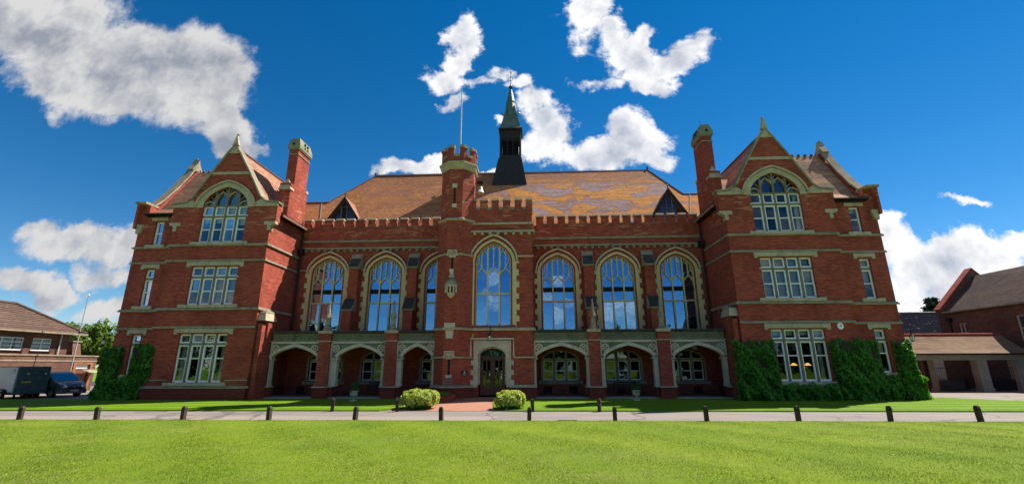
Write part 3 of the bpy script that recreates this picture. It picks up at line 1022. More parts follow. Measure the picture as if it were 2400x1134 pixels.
    # narrow windows
    for z0, z1, ztr, zm in ((1.28, 3.34, 2.84, 2.2), (4.87, 6.94, 6.42, 5.66), (8.34, 9.76, None, 9.08)):
        st, fr, gl, lt_ = M(), M(), M(), M()
        st.panel([(nu0 - .30, z0 - .15), (nu1 + .30, z0 - .15), (nu1 + .30, z0 + .02), (nu1, z0 + .02), (nu1, z0), (nu0, z0), (nu0, z0 + .02), (nu0 - .30, z0 + .02)], (), .15, .247)
        if ztr:
            lt_.panel([(nu0 - .28, z1 + .28), (nu1 + .28, z1 + .28), (nu1 + .28, z1 - .0), (nu1 + .12, z1), (nu1 + .12, z1 + .08), (nu0 - .12, z1 + .08), (nu0 - .12, z1), (nu0 - .28, z1)], (), .20, .247)
            tb_ = M()
            tb_.box(nu0 + .001, nu1 - .001, .32, .52, ztr - .05, ztr + .05)
            tb_.box(nu0 - .10, nu0 - .002, .22, .30, ztr - .045, ztr + .045)
            sash_light(fr, gl, nu0, nu1, z0, ztr - .05, .25 + GL, zm)
            sash_light(fr, gl, nu0, nu1, ztr + .05, z1, .25 + GL)
        else:
            lt_.panel([(nu0 - .22, z1 + .22), (nu1 + .22, z1 + .22), (nu1 + .22, z1 + .04), (nu0 - .22, z1 + .04)], (), .20, .247)
            sash_light(fr, gl, nu0, nu1, z0, z1, .25 + GL, zm)
        win = st.build('window', 'stone', school)
        setp(lt_.build('lintel', 'stone'), win)
        if ztr:
            setp(tb_.build('transom', 'stone_mullion'), win)
        setp(fr.build('sash_frame', 'white_paint'), win)
        setp(gl.build('pane', 'glass', recalc=False), win)
        c = M()
        if z0 > 8 and left:
            c.box(nu0 + .05, nu1 - .05, .56, .57, 8.95, 9.7)
        elif z0 > 4 and left:
            curtain(c, nu0 + .05, nu1 - .05, z0 + .05, z1 - .05, .60, folds=8, amp=.02)
        elif not left and z0 < 8:
            c.box(nu0 + .05, nu1 - .05, .58, .59, z0 + .9, z1 - .05)
        else:
            c.box(nu0 + .05, nu1 - .05, .58, .59, z1 - .25, z1 - .05)
        setp(c.build('blind', 'blind', recalc=False), win)
    # buttress against the inner corner with its gabled stone cap
    m = M()
    m.box(-.40, -.062, .50, 1.15, .0, 4.05)
    m.box(-.30, -.062, .12, .498, .0, 3.9)
    m.build('buttress', 'brick', school)
    m = M()
    m.hexa([(-.46, .08, 4.06), (-.002, .08, 4.06), (-.002, 1.2, 4.06), (-.46, 1.2, 4.06)], [(-.34, .22, 4.48), (-.002, .22, 4.48), (-.002, 1.06, 4.48), (-.34, 1.06, 4.48)])
    m.hexa([(-.36, .18, 4.50), (-.002, .18, 4.50), (-.002, 1.08, 4.50), (-.36, 1.08, 4.50)], [(-.36, .40, 4.585), (-.002, .40, 4.585), (-.002, .86, 4.585), (-.36, .86, 4.585)])
    m.build('buttress_cap', 'stone', school)
    # chimney on the inner eaves
    m = M()
    m.box(.03, .63, 1.95, 3.42, 12.6, 15.02)
    m.box(.03, .72, 1.60, 3.62, 10.1, 12.6)
    ch = m.build('chimney', 'brick', school)
    m = M()
    m.box(-.02, .76, 1.50, 1.94, 12.14, 12.20)
    m.hexa([(-.02, 1.50, 12.20), (.76, 1.50, 12.20), (.76, 1.94, 12.20), (-.02, 1.94, 12.20)], [(.35, 1.80, 12.98), (.39, 1.80, 12.98), (.39, 1.945, 12.98), (.35, 1.945, 12.98)])
    setp(m.build('chimney_shoulder', 'stone'), ch)
    m = M()
    m.box(-.0, .70, 3.42, 3.70, 12.602, 12.78)
    setp(m.build('chimney_offset', 'stone'), ch)
    m = M()
    m.box(-.01, .67, 1.91, 3.46, 14.66, 14.72)
    setp(m.build('chimney_band', 'stone_dark'), ch)
    m = M()
    m.box(-.03, .69, 1.89, 3.48, 15.02, 15.10)
    m.hexa([(-.06, 1.86, 15.10), (.72, 1.86, 15.10), (.72, 3.51, 15.10), (-.06, 3.51, 15.10)], [(-.06, 1.86, 15.36), (.72, 1.86, 15.36), (.72, 3.51, 15.36), (-.06, 3.51, 15.36)])
    m.hexa([(-.06, 1.86, 15.362), (.72, 1.86, 15.362), (.72, 3.51, 15.362), (-.06, 3.51, 15.362)], [(.08, 2.0, 15.84), (.58, 2.0, 15.84), (.58, 3.37, 15.84), (.08, 3.37, 15.84)])
    setp(m.build('chimney_cap', 'stone_green'), ch)
    for y, z in ((2.45, 15.52), (2.8, 15.52), (2.45, 15.28), (2.8, 15.28)):
        m = M()
        m.box(-.075, -.02, y, y + .15, z, z + .13)
        setp(m.build('chimney_vent', 'dark'), ch)
    m = M()
    m.box(.28, .42, 1.84, 1.9, 15.3, 15.45)
    setp(m.build('chimney_vent', 'dark'), ch)
    if not left:
        m = M()
        m.tube([(.35, 2.7, 15.84), (.35, 2.7, 16.5)], .012, 5)
        setp(m.build('lightning_rod', 'black_iron'), ch)
    # rainwater pipe in the corner with the hall
    m = M()
    m.tube([(-.16, 3.38, 10.0), (-.16, 3.38, 3.6)], .055, 8)
    m.hexa([(-.32, 3.22, 8.45), (-.02, 3.22, 8.45), (-.02, 3.5, 8.45), (-.32, 3.5, 8.45)], [(-.38, 3.18, 8.8), (-.002, 3.18, 8.8), (-.002, 3.5, 8.8), (-.38, 3.5, 8.8)])
    m.build('drainpipe', 'black_iron', school)
    if left:
        m = M()
        m.tube([(-.03, -.0, .2), (-.03, -.03, 1.2)], .035, 6)
        m.build('downpipe', 'black_iron', school)


wing(-1, XL, 1.0, 6.42, 6.94, 7.90)
wing(1, XR, 1.015, 6.66, 7.20, 8.05)

# ------------------------------------------------------------------ hall
HX0, HX1 = XL + .001, XR - .001
HC = [-12.76, -9.13, -5.58, 1.58, 5.20, 8.78]
m = MB()
HZ = 10.20
holes = [arch_open(.97, .88, c, 7.30, 3.75) for c in HC]
low = []
for c, n in ((-12.35, 3), (-9.15, 3), (-5.6, 3), (1.55, 3), (5.17, 3), (8.75, 3)):
    low.append(arch_open(.98, .52, c, 1.96, .86, k=.1))
m.panel(rect(HX0, HX1, 0.0, HZ), holes + low, YH, YH + .45)
m.box(HX0, HX1, 14.6, 15.0, 0, 10)
m.box(HX0, HX0 + .3, 9.0, 14.6, 0, 10)
m.box(HX1 - .3, HX1, 9.0, 14.6, 0, 10)
m.build('hall_wall', 'brick', school)
for x0, n, pitch, x_end in ((-14.68, 13, .699, -5.2), (.30, 15, .684, 10.48)):
    for i in range(n):
        a = x0 + i * pitch
        e_ = min(a + .45, x_end)
        m = MB()
        m.box(a, e_, YH, YH + .30, HZ + .002, 10.75)
        me_ = m.build('merlon', 'brick', school)
        m = MB()
        m.hexa([(a - .03, YH - .06, 10.752), (e_ + .03, YH - .06, 10.752), (e_ + .03, YH + .34, 10.752), (a - .03, YH + .34, 10.752)],
               [(a - .02, YH + .06, 10.90), (e_ + .02, YH + .06, 10.90), (e_ + .02, YH + .24, 10.90), (a - .02, YH + .24, 10.90)])
        setp(m.build('coping', 'stone_dark'), me_)
        if a + pitch < x_end - .1:
            m = MB()
            m.hexa([(a + .455, YH - .06, HZ + .002), (a + pitch - .005, YH - .06, HZ + .002), (a + pitch - .005, YH + .30, HZ + .002), (a + .455, YH + .30, HZ + .002)],
                   [(a + .455, YH + .05, HZ + .13), (a + pitch - .005, YH + .05, HZ + .13), (a + pitch - .005, YH + .30, HZ + .13), (a + .455, YH + .30, HZ + .13)])
            m.build('crenel_sill', 'stone_dark', school)
for x0, x1 in ((HX0 + .1, -5.25), (.10, HX1 - .1)):
    m = MB()
    m.box(x0, x1, YH - .09, YH - .002, 9.27, 9.34)
    m.box(x0, x1, YH - .05, YH - .002, 9.345, 9.40)
    m.box(x0, x1, YH - .16, YH - .002, 8.80, 8.88)
    m.box(x0, x1, YH - .10, YH - .002, 8.885, 8.93)
    n = int((x1 - x0) / .42)
    for i in range(n):
        xx = x0 + .2 + i * .42
        m.box(xx, xx + .17, YH - .11, YH - .002, 8.66, 8.795)
        m.lathe([(.05, 0), (.07, .04), (.04, .09)], (xx + .085, YH - .11, 8.63), 6)
    m.build('corbel_table', 'stone_dark', school)
edges = [HX0 + .02] + [v for c in HC[:3] for v in (c - 1.36, c + 1.36)] + [.08] + [v for c in HC[3:] for v in (c - 1.36, c + 1.36)] + [HX1 - .02]
for a, c in ((edges[0], edges[1]), (edges[2], -10.96 - .3), (-10.66, edges[3]), (edges[4], -7.62), (-7.06, edges[5]), (edges[7] + .1, edges[8]), (edges[9], 3.10), (3.68, edges[10]), (edges[11], 6.70), (7.28, edges[12]), (edges[13], edges[14])):
    if c - a > .06:
        m = MB()
        m.box(a, c, YH - .09, YH - .002, 7.42, 7.50)
        m.build('string_course', 'stone_dark', school)
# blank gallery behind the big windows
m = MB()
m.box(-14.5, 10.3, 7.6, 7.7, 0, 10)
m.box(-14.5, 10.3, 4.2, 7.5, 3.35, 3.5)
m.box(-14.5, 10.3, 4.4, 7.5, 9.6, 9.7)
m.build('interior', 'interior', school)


def ogee(x0, x1, z, h):
    xc = (x0 + x1) / 2
    d = x1 - x0
    l = [(x0, z), (x0 + d * .02, z + h * .18), (x0 + d * .12, z + h * .36), (x0 + d * .28, z + h * .48), (x0 + d * .40, z + h * .66), (x0 + d * .46, z + h * .85), (xc, z + h * 1.12)]
    return l + [(x0 + x1 - a, b_) for a, b_ in l[::-1][1:]]


def great_window(cx, y, hw=.96, zs=7.30, rise=.88, zb=3.76, ztr=5.42, dark=True, quoins=True, zq=3.6, hoodl=1.0, hoodr=1.0):
    st, gl = MB(), MB()
    ow = hw + .27
    # moulded surround: two stepped orders
    st.panel([(cx - ow, zb)] + arch(ow, rise + .24, cx, zs) + [(cx + ow, zb), (cx + hw + .10, zb)] + arch(hw + .10, rise + .10, cx, zs)[::-1] + [(cx - hw - .10, zb)], (), y - .03, y + .10)
    st.panel([(cx - hw - .10, zb)] + arch(hw + .10, rise + .10, cx, zs) + [(cx + hw + .10, zb), (cx + hw - .03, zb)] + arch(hw - .03, rise - .03, cx, zs)[::-1] + [(cx - hw + .03, zb)], (), y + .06, y + .34)
    if quoins:
        for q in (-1, 1):
            z = zq
            k = 0
            while z < zs - .05:
                h = random.uniform(.26, .36)
                L = .14 if k % 2 else .02
                a, c2 = cx + q * (ow + .001), cx + q * (ow + L + random.uniform(.02, .08))
                if h + z > zs:
                    h = zs - z
                st.box(min(a, c2), max(a, c2), y - .028, y - .002, z + .006, z + h)
                z += h
                k += 1
    mw = .085
    lw = (2 * hw - 2 * mw) / 3
    xs = [cx - hw + i * (lw + mw) for i in range(3)]
    ap = lambda x: zs + rise * (.75 * math.sqrt(max(0, 1 - ((x - cx) / hw) ** 2)) + .25 * (1 - abs(x - cx) / hw))
    for i in range(2):
        x = xs[i] + lw + mw / 2
        st.box(x - mw / 2, x + mw / 2, y + .10, y + .30, zb, ap(x) - .02)
    for i in range(3):
        x0, x1 = xs[i], xs[i] + lw
        st.box(x0 + .001, x1 - .001, y + .11, y + .30, ztr - .045, ztr + .045)
        zo = zs - .70
        st.ribbon(ogee(x0 - .02, x1 + .02, zo, .42), .050, y + .115, y + .26)
        xc = (x0 + x1) / 2
        st.box(xc - .026, xc + .026, y + .12, y + .26, zo + .42, ap(xc) - .02)
        for q in (-1, 1):      # cusps of the light heads
            st.ribbon([(xc + q * lw * .46, zo + .02), (xc + q * lw * .36, zo + .07), (xc + q * lw * .30, zo + .17)], .032, y + .13, y + .24)
        for a, c2 in ((x0, xc - .026), (xc + .026, x1)):
            zt = min(ap(a), ap(c2)) - .03
            xm = (a + c2) / 2
            st.ribbon([(a, zt - .22), (a + .05, zt - .10), (xm, zt - .02), (c2 - .05, zt - .10), (c2, zt - .22)], .034, y + .13, y + .24)
            if max(ap(a), ap(c2)) - zt > .16:
                st.ribbon([(xm, zt), (xm, max(ap(xm) - .02, zt + .02))], .034, y + .13, y + .24)
            else:
                for q in (-.06, .06):
                    st.ribbon([(xm + q, zt + .02), (xm + q, zt + .10)], .028, y + .13, y + .24)
        e = [random.uniform(-.004, .004) for _ in range(3)]
        yy = y + .20
        for (a, c2) in ((zb, ztr), (ztr, zs - .30)):
            e1, e2 = random.uniform(-.016, .016), random.uniform(-.022, .022)
            gl.quad((x0, yy + e1, a), (x1, yy - e1, a), (x1, yy - e1 + e2, c2), (x0, yy + e1 + e2, c2))
        zt = max(ap(x0), ap(x1), ap(xc))
        gl.quad((x0, yy + .004, zs - .30), (x1, yy + .002, zs - .30), (x1, yy + .006, zt), (x0, yy + .004, zt))
    win = st.build('great_window', 'stone_yellow', school)
    setp(gl.build('pane', 'glass_hall', recalc=False), win)
    h = MB()
    hp = arch(ow + .08, rise + .33, cx, zs + .12)
    i0 = 0 if hoodl else 6
    h.ribbon([(cx - ow - .11, zs + .0)] + hp + [(cx + ow + .11, zs + (.0 if hoodr else .0))], .085, y - .13, y - .031)
    setp(h.build('hood_mould', 'stone_pale'), win)
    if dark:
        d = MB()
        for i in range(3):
            d.box(xs[i] + .002, xs[i] + lw - .002, y + .155, y + .185, 6.0, 6.27)  # matte dark bar stands in for the unlit gap of the open vents
        setp(d.build('vent_dark_bar', 'dark'), win)
    sl = MB()
    sl.hexa([(cx - ow, y - .10, zb - .22), (cx + ow, y - .10, zb - .22), (cx + ow, y - .002, zb - .22), (cx - ow, y - .002, zb - .22)],
            [(cx - ow, y - .06, zb - .14), (cx + ow, y - .06, zb - .14), (cx + hw, y + .2, zb), (cx - hw, y + .2, zb)])
    setp(sl.build('sill', 'stone_dark'), win)
    return win


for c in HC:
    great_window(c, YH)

# windows under the arcade
for c in (-12.35, -9.15, -5.6, 1.55, 5.17, 8.75):
    st, fr, gl = MB(), MB(), MB()
    hw = .98
    mw = .13
    n = 3
    lw = (2 * hw - 2 * mw) / 3
    xs = [c - hw + i * (lw + mw) for i in range(3)]
    st.panel([(c - hw - .12, .86)] + arch(hw + .12, .62, c, 1.96, k=.1) + [(c + hw + .12, .86), (c + hw, .86)] + arch(hw, .52, c, 1.96, k=.1)[::-1] + [(c - hw, .86)], (), YH - .03, YH + .1)
    ap = lambda x: 1.96 + .52 * (.9 * math.sqrt(max(0, 1 - ((x - c) / hw) ** 2)) + .1 * (1 - abs(x - c) / hw))
    for i in range(2):
        st.box(xs[i] + lw, xs[i] + lw + mw, YH + .05, YH + .28, .86, ap(xs[i] + lw + mw / 2))
    for i in range(3):
        st.box(xs[i] + .001, xs[i] + lw - .001, YH + .06, YH + .28, 1.96, 2.04)
        sash_light(fr, gl, xs[i], xs[i] + lw, .87, 1.96, YH + .14, 1.38, t=.05)
    fr.panel(arch_open(hw - .01, .50, c, 2.06, 2.04, k=.1), [arch_open(hw - .06, .44, c, 2.08, 2.08, k=.1)], YH + .15, YH + .20)
    gl.panel(arch_open(hw - .03, .50, c, 2.05, 2.03, k=.1), (), YH + .175, YH + .18)
    st.box(c - hw - .28, c + hw + .28, YH - .10, YH - .031, .66, .84)
    win = st.build('window', 'stone_dark', school)
    setp(fr.build('sash_frame', 'white_paint'), win)
    setp(gl.build('pane', 'glass', recalc=False), win)
for c in (.80, 2.27, 5.0, 7.75, 9.3, -13.7, -10.5):
    m = MB()
    m.box(c - .24, c + .24, YH - .012, YH - .003, .16, .54)
    m.build('air_grille', 'dark', school)

# buttresses between the hall windows
BX = [-10.93, -7.30, 3.38, 7.0]
for x in BX:
    m = MB()
    m.box(x - .28, x + .28, 3.06, YH - .002, 3.3, 7.42)
    m.box(x - .28, x + .28, 2.50, 3.058, 3.3, 4.78)
    bt = m.build('buttress', 'brick', school)
    for zt, zb, y0, y1 in ((8.50, 7.44, YH, 2.98), (5.62, 4.80, 3.05, 2.42)):
        c1, c2 = MB(), MB()
        c1.panel([(y0, zt), (y0, zb), (y1 + .06, zb), (y1, zb + .06), (y1, zb + .10), (y0 - .10, zt - .03)], (), x - .34, x + .34, 'x')
        setp(c1.build('weathering', 'stone_dark'), bt)
        ztop = zt - (.36 if zt > 8 else .03)
        f0 = (zt - .03 - ztop) / (zt - .03 - zb - .10)
        ya, za = y0 - .10 + (y1 - y0 + .10) * f0, ztop
        for k in range(4):
            g0, g1 = k / 4, (k + 1) / 4
            p = lambda g, o_: (ya + (y1 - ya) * g - o_ * .8, za + (zb + .10 - za) * g + o_ * .5)
            (yy0, zz0), (yy1, zz1) = p(g0, .012), p(g1, .026)
            c2.hexa([(x - .305, yy0 + .03, zz0 - .02), (x + .305, yy0 + .03, zz0 - .02), (x + .305, yy1 + .03, zz1 - .02), (x - .305, yy1 + .03, zz1 - .02)],
                    [(x - .305, yy0, zz0), (x + .305, yy0, zz0), (x + .305, yy1, zz1), (x - .305, yy1, zz1)])
        setp(c2.build('weathering_slate', 'slate_cap'), bt)

# ------------------------------------------------------------------ hall roof
RY0, RZ0, SL = 3.95, 10.0, 1.15
rz = lambda y: RZ0 + SL * (y - RY0)
m = MB()
P = {k: v for k, v in dict(a=(-14.70, RY0), b=(10.48, RY0), c=(10.76, 6.87), d=(9.17, 9.55), e=(-12.46, 9.47), f=(-14.72, 6.70)).items()}
m.face([m.v((P[k][0], P[k][1], rz(P[k][1]))) for k in 'abcdef'])
yb = 15.0
m.face([m.v(p) for p in ((9.17, 9.55, rz(9.55)), (10.76, 6.87, rz(6.87)), (12.6, 6.87, rz(6.87)), (13.2, 12.2, rz(6.87)), (10.76, 12.2, rz(6.87)))])
m.face([m.v(p) for p in ((-12.46, 9.47, rz(9.47)), (-14.72, 12.2, rz(6.7)), (-17.5, 12.2, rz(6.7)), (-17.0, 6.70, rz(6.7)), (-14.72, 6.70, rz(6.7)))])
m.face([m.v(p) for p in ((-12.46, 9.47, rz(9.47)), (9.17, 9.55, rz(9.55)), (10.76, 12.2, rz(6.87)), (10.76, 15.1, 10.0), (-14.72, 15.1, 10.0), (-14.72, 12.2, rz(6.7)))])
# front slopes of the lower ends that run on behind the chimneys
m.face([m.v(p) for p in ((-14.70, RY0, RZ0), (-14.72, 6.70, rz(6.7)), (-17.0, 6.70, rz(6.7)), (-17.0, RY0, RZ0))])
m.face([m.v(p) for p in ((10.48, RY0, RZ0), (12.6, RY0, RZ0), (12.6, 6.87, rz(6.87)), (10.76, 6.87, rz(6.87)))])
hroof = m.build('hall_roof', 'tiles', school, recalc=False)
m = MB()
for i in range(146):
    x = -12.4 + i * 21.5 / 145
    m.lathe([(.085, -.06), (.085, .04), (.025, .12)], (x, 9.47 + (x + 12.4) * .0037, rz(9.5) + .02), 5)
m.tube([(-12.46, 9.47, rz(9.47)), (-14.72, 6.70, rz(6.7))], .07, 6)
m.tube([(-14.72, 6.70, rz(6.7)), (-17.0, 6.70, rz(6.7))], .09, 6)
m.tube([(9.17, 9.55, rz(9.55)), (10.76, 6.87, rz(6.87))], .07, 6)
m.tube([(10.76, 6.87, rz(6.87)), (12.6, 6.87, rz(6.87))], .07, 6)
for x, y, z in ((-12.46, 9.47, rz(9.47)), (9.17, 9.55, rz(9.55))):
    m.lathe([(.07, 0), (.05, .12), (.10, .18), (.10, .24), (.02, .34)], (x, y, z), 8)
setp(m.build('ridge_tile', 'brick_brown'), hroof)
m = MB()
m.tube([(-13.9, RY0 + .1, rz(RY0 + .1) + .03), (-15.2, 6.6, rz(6.6) + .03)], .03, 5)
m.tube([(10.0, RY0 + .1, rz(RY0 + .1) + .03), (11.2, 6.8, rz(6.8) + .03)], .03, 5)
setp(m.build('lead_roll', 'lead'), hroof)


def dormer(cx, yf, zb, zt, hw):
    """small triangular roof light"""
    m = MB()
    yb_ = lambda z: RY0 + (z - RZ0) / SL
    for q in (-1, 1):
        m.hexa([(cx, yf - .12, zt), (cx + q * (hw + .05), yf - .12, zb), (cx + q * (hw - .12), yf - .12, zb), (cx, yf - .12, zt - .28)],
               [(cx, yb_(zt) + .1, zt), (cx + q * (hw + .05), yb_(zb) + .1, zb), (cx + q * (hw - .12), yb_(zb) + .1, zb), (cx, yb_(zt) + .1, zt - .28)])
    d = m.build('dormer', 'tiles_wing', school)
    m = MB()
    for q in (-1, 1):
        m.panel([(cx, zt + .02), (cx + q * (hw + .08), zb - .02), (cx + q * (hw - .14), zb - .02), (cx, zt - .32)], (), yf - .20, yf - .125)
    m.lathe([(.03, 0), (.05, .06), (.02, .16), (.05, .2), (.01, .27)], (cx, yf - .1, zt), 8)
    setp(m.build('bargeboard', 'dark_wood'), d)
    m = MB()
    m.quad((cx - hw + .1, yf, zb), (cx + hw - .1, yf, zb), (cx, yf + .02, zt - .25))
    setp(m.build('pane', 'glass', recalc=False), d)
    m = MB()
    m.ribbon([(cx - .19, zb), (cx - .19, zt - .72), (cx + .19, zt - .72), (cx + .19, zb)], .05, yf - .06, yf - .003)
    setp(m.build('casement', 'lead'), d)
    if cx < 0:
        m = MB()
        m.box(cx - .15, cx + .15, yf - .03, yf - .005, zb, zt - .75)
        setp(m.build('opening', 'dark'), d)


dormer(-12.62, 4.75, 10.95, 12.78, 1.18)
dormer(9.03, 4.75, 10.95, 12.95, 1.20)

# ------------------------------------------------------------------ cupola on the ridge
cux, cuy = -1.56, 9.5
m = MB()
zl = rz(8.10)
m.hexa([(cux - 1.42, 8.12, zl - .05), (cux + 1.28, 8.12, zl - .05), (cux + 1.28, 10.9, zl - .05), (cux - 1.42, 10.9, zl - .05)],
       [(cux - .95, 8.72, 17.38), (cux + .88, 8.72, 17.38), (cux + .88, 10.3, 17.38), (cux - .95, 10.3, 17.38)])
cu = m.build('cupola', 'slate_skirt', school)
m = MB()
a = .86
m.box(cux - a, cux + a - .04, cuy - .75, cuy + .75, 17.38, 17.62)
m.box(cux - a, cux + a - .04, cuy - .75, cuy + .75, 19.05, 19.82)
for x in (cux - a, cux - .30, cux + .17, cux + a - .16):
    m.box(x, x + (.12 if abs(x - cux) > .5 else .07), cuy - .75, cuy - .62, 17.62, 19.05)
    m.box(x, x + .12, cuy + .62, cuy + .75, 17.62, 19.05)
for y in (cuy - .60, cuy - .2, cuy + .2, cuy + .5):
    m.box(cux + a - .16, cux + a - .045, y, y + .10, 17.62, 19.05)
    m.box(cux - a + .005, cux - a + .12, y, y + .10, 17.62, 19.05)
for i in range(3):
    x = cux - .68 + i * .45
    m.ribbon(ogee(x, x + .42, 18.80, .25), .05, cuy - .76, cuy - .70)
m.box(cux - .74, cux + .70, cuy - .70, cuy - .66, 18.85, 19.05)
m.box(cux - .95, cux + .92, cuy - .88, cuy + .88, 19.82, 19.92)
setp(m.build('belfry', 'dark_wood'), cu)
m = MB()
for k in range(11):
    z = 17.66 + k * .125
    m.hexa([(cux - .74, cuy - .72, z), (cux + .70, cuy - .72, z), (cux + .70, cuy - .55, z + .12), (cux - .74, cuy - .55, z + .12)],
           [(cux - .74, cuy - .72, z + .02), (cux + .70, cuy - .72, z + .02), (cux + .70, cuy - .55, z + .14), (cux - .74, cuy - .55, z + .14)])
    m.hexa([(cux + .80, cuy - .55, z), (cux + .80, cuy + .55, z), (cux + .66, cuy + .55, z + .12), (cux + .66, cuy - .55, z + .12)],
           [(cux + .80, cuy - .55, z + .02), (cux + .80, cuy + .55, z + .02), (cux + .66, cuy + .55, z + .14), (cux + .66, cuy - .55, z + .14)])
setp(m.build('louvre', 'dark_wood'), cu)
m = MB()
m.box(cux - .64, cux + .60, cuy - .52, cuy + .56, 17.5, 19.2)  # added dark box: hides the sky behind, stands for the shade inside
setp(m.build('dark_core', 'dark'), cu)
m = MB()
q4 = [(19.92, .95), (20.15, .80), (20.6, .68), (21.2, .56)]
prev = None
for z, r in q4:
    ring = [(cux + sx * r, cuy + sy * r * .95, z) for sx, sy in ((-1, -1), (1, -1), (1, 1), (-1, 1))]
    if prev:
        m.hexa(prev, ring)
    prev = ring
m.lathe([(.60, 21.2), (.40, 22.6), (.42, 22.66), (.42, 22.74), (.36, 22.78), (.10, 24.0)], (cux, cuy, 0), 8, math.pi / 8)
for sx, sy in ((-1, -1), (1, -1), (1, 1), (-1, 1)):
    m.hexa([(cux + sx * .56, cuy + sy * .53, 21.15), (cux + sx * .3, cuy + sy * .53, 21.15), (cux + sx * .3, cuy + sy * .3, 21.15), (cux + sx * .56, cuy + sy * .3, 21.15)],
           [(cux + sx * .34, cuy + sy * .34, 22.3), (cux + sx * .30, cuy + sy * .34, 22.3), (cux + sx * .30, cuy + sy * .30, 22.3), (cux + sx * .34, cuy + sy * .30, 22.3)])
    m.tube([(cux + sx * .58, cuy + sy * .55, 21.25), (cux + sx * .74, cuy + sy * .7, 21.36)], [.05, .07], 6)
setp(m.build('spire', 'copper'), cu)
m = MB()
m.lathe([(.06, 23.95), (.17, 24.08), (.18, 24.2), (.08, 24.3), (.06, 24.4), (.03, 24.5), (.022, 25.5)], (cux, cuy, 0), 12)
ring = [(cux + .18 * math.cos(t * math.pi / 8), cuy, 25.0 + .2 * math.sin(t * math.pi / 8)) for t in range(17)]
m.tube(ring, .018, 5)
m.tube([(cux, cuy, 25.45), (cux + .05, cuy, 25.56), (cux - .02, cuy, 25.66), (cux + .06, cuy, 25.8)], [.02, .05, .04, .01], 6)
setp(m.build('weather_vane', 'black_iron'), cu)

# ------------------------------------------------------------------ entrance tower
TX0, TX1, TY = -3.42, .03, .85
m = MB()
ops = [arch_open(.96, 1.07, -2.14, 7.28, 3.78), arch_open(.73, .46, -2.17, 2.20, .0, k=.15)]
m.panel(rect(TX0, TX1, .0, 10.30), ops, TY, TY + .45)
for a, c in ((-3.42, -3.18), (-2.95, -2.51), (-2.28, -1.87), (-1.62, -1.20), (-.95, -.55), (-.30, .03)):
    m.box(a, c, TY, TY + .3, 10.302, 10.88)
m.box(TX1 - .4, TX1, TY + .45, YH, 0, 10.30)
m.box(TX1 - .34, TX1, 1.6, 1.95, 10.302, 10.88)
m.box(TX1 - .34, TX1, 2.4, 2.75, 10.302, 10.88)
m.box(TX1 - .34, TX1, 3.2, 3.55, 10.302, 10.88)
m.box(-5.0, -4.6, 1.9, YH, 0, 10.30)
m.box(-4.6, TX1 - .4, TY + .46, YH, 10.0, 10.1)
tw = m.build('entrance_tower', 'brick', school)
m = MB()
m.panel([(TX0, 0), (-2.93, 0), (-2.93, .60), (TX0, .60)], (), TY - .07, TY - .002)
setp(m.build('plinth', 'brick_plinth'), tw)
m = MB()
m.panel([(-1.41, 0), (TX1 + .06, 0), (TX1 + .06, .60), (-1.41, .60)], (), TY - .07, TY - .002)
setp(m.build('plinth', 'brick_plinth'), tw)
for a, c in ((-3.42, -3.18), (-2.95, -2.51), (-2.28, -1.87), (-1.62, -1.20), (-.95, -.55), (-.30, .03)):
    m = MB()
    m.hexa([(a - .02, TY - .06, 10.882), (c + .03, TY - .06, 10.882), (c + .03, TY + .34, 10.882), (a - .02, TY + .34, 10.882)],
           [(a - .01, TY + .05, 11.06), (c + .02, TY + .05, 11.06), (c + .02, TY + .25, 11.06), (a - .01, TY + .25, 11.06)])
    setp(m.build('coping', 'stone_dark'), tw)
for a, c in ((-3.175, -2.955), (-2.505, -2.285), (-1.865, -1.625), (-1.195, -.955), (-.545, -.305)):
    m = MB()
    m.hexa([(a, TY - .06, 10.302), (c, TY - .06, 10.302), (c, TY + .3, 10.302), (a, TY + .3, 10.302)],
           [(a, TY + .05, 10.50), (c, TY + .05, 10.50), (c, TY + .3, 10.50), (a, TY + .3, 10.50)])
    setp(m.build('crenel_sill', 'stone_dark'), tw)
for y in (1.6, 2.4, 3.2):
    m = MB()
    m.box(TX1 - .36, TX1 + .05, y - .02, y + .38, 10.882, 11.03)
    setp(m.build('coping', 'stone_dark'), tw)
for nm, bands in (('string_course', ((9.42, .07, .10), (9.49, .06, .06))), ('corbel_table', ((8.95, .08, .17), (9.03, .05, .11)))):
    m = MB()
    for z, h, d in bands:
        m.box(TX0, TX1 + d, TY - d, TY - .002, z, z + h)
        m.box(TX1 + .002, TX1 + d, TY, YH - .2, z, z + h)
    if nm == 'corbel_table':
        for i in range(8):
            x = -3.30 + i * .44
            m.box(x, x + .17, TY - .12, TY - .002, 8.81, 8.945)
    setp(m.build(nm, 'stone'), tw)
m = MB()
m.box(-.82, TX1 + .07, TY - .08, TY - .002, 7.52, 7.60)
setp(m.build('string_course', 'stone'), tw)
m = MB()
for z, h, d in ((3.50, .09, .12), (3.59, .06, .07)):
    m.box(TX0 + .02, TX1 + d, TY - d, TY - .002, z, z + h)
setp(m.build('string_course', 'stone'), tw)
m = MB()
m.box(-1.05, TX1 + .06, TY - .07, TY - .002, 2.07, 2.15)
m.box(TX1 + .002, TX1 + .06, TY, 1.0, 2.07, 2.15)
setp(m.build('string_course', 'stone'), tw)
for x0, x1 in ((TX0, -2.93), (-1.41, TX1)):
    m = MB()
    for z, h, d in ((.60, .07, .12), (.67, .06, .07)):
        m.box(x0, x1 + (d if x1 > 0 else 0), TY - d, TY - .002, z, z + h)
    setp(m.build('plinth_moulding', 'stone'), tw)
great_window(-2.14, TY, hw=.95, zs=7.28, rise=1.07, zb=3.80, ztr=5.50, dark=False, zq=3.68)

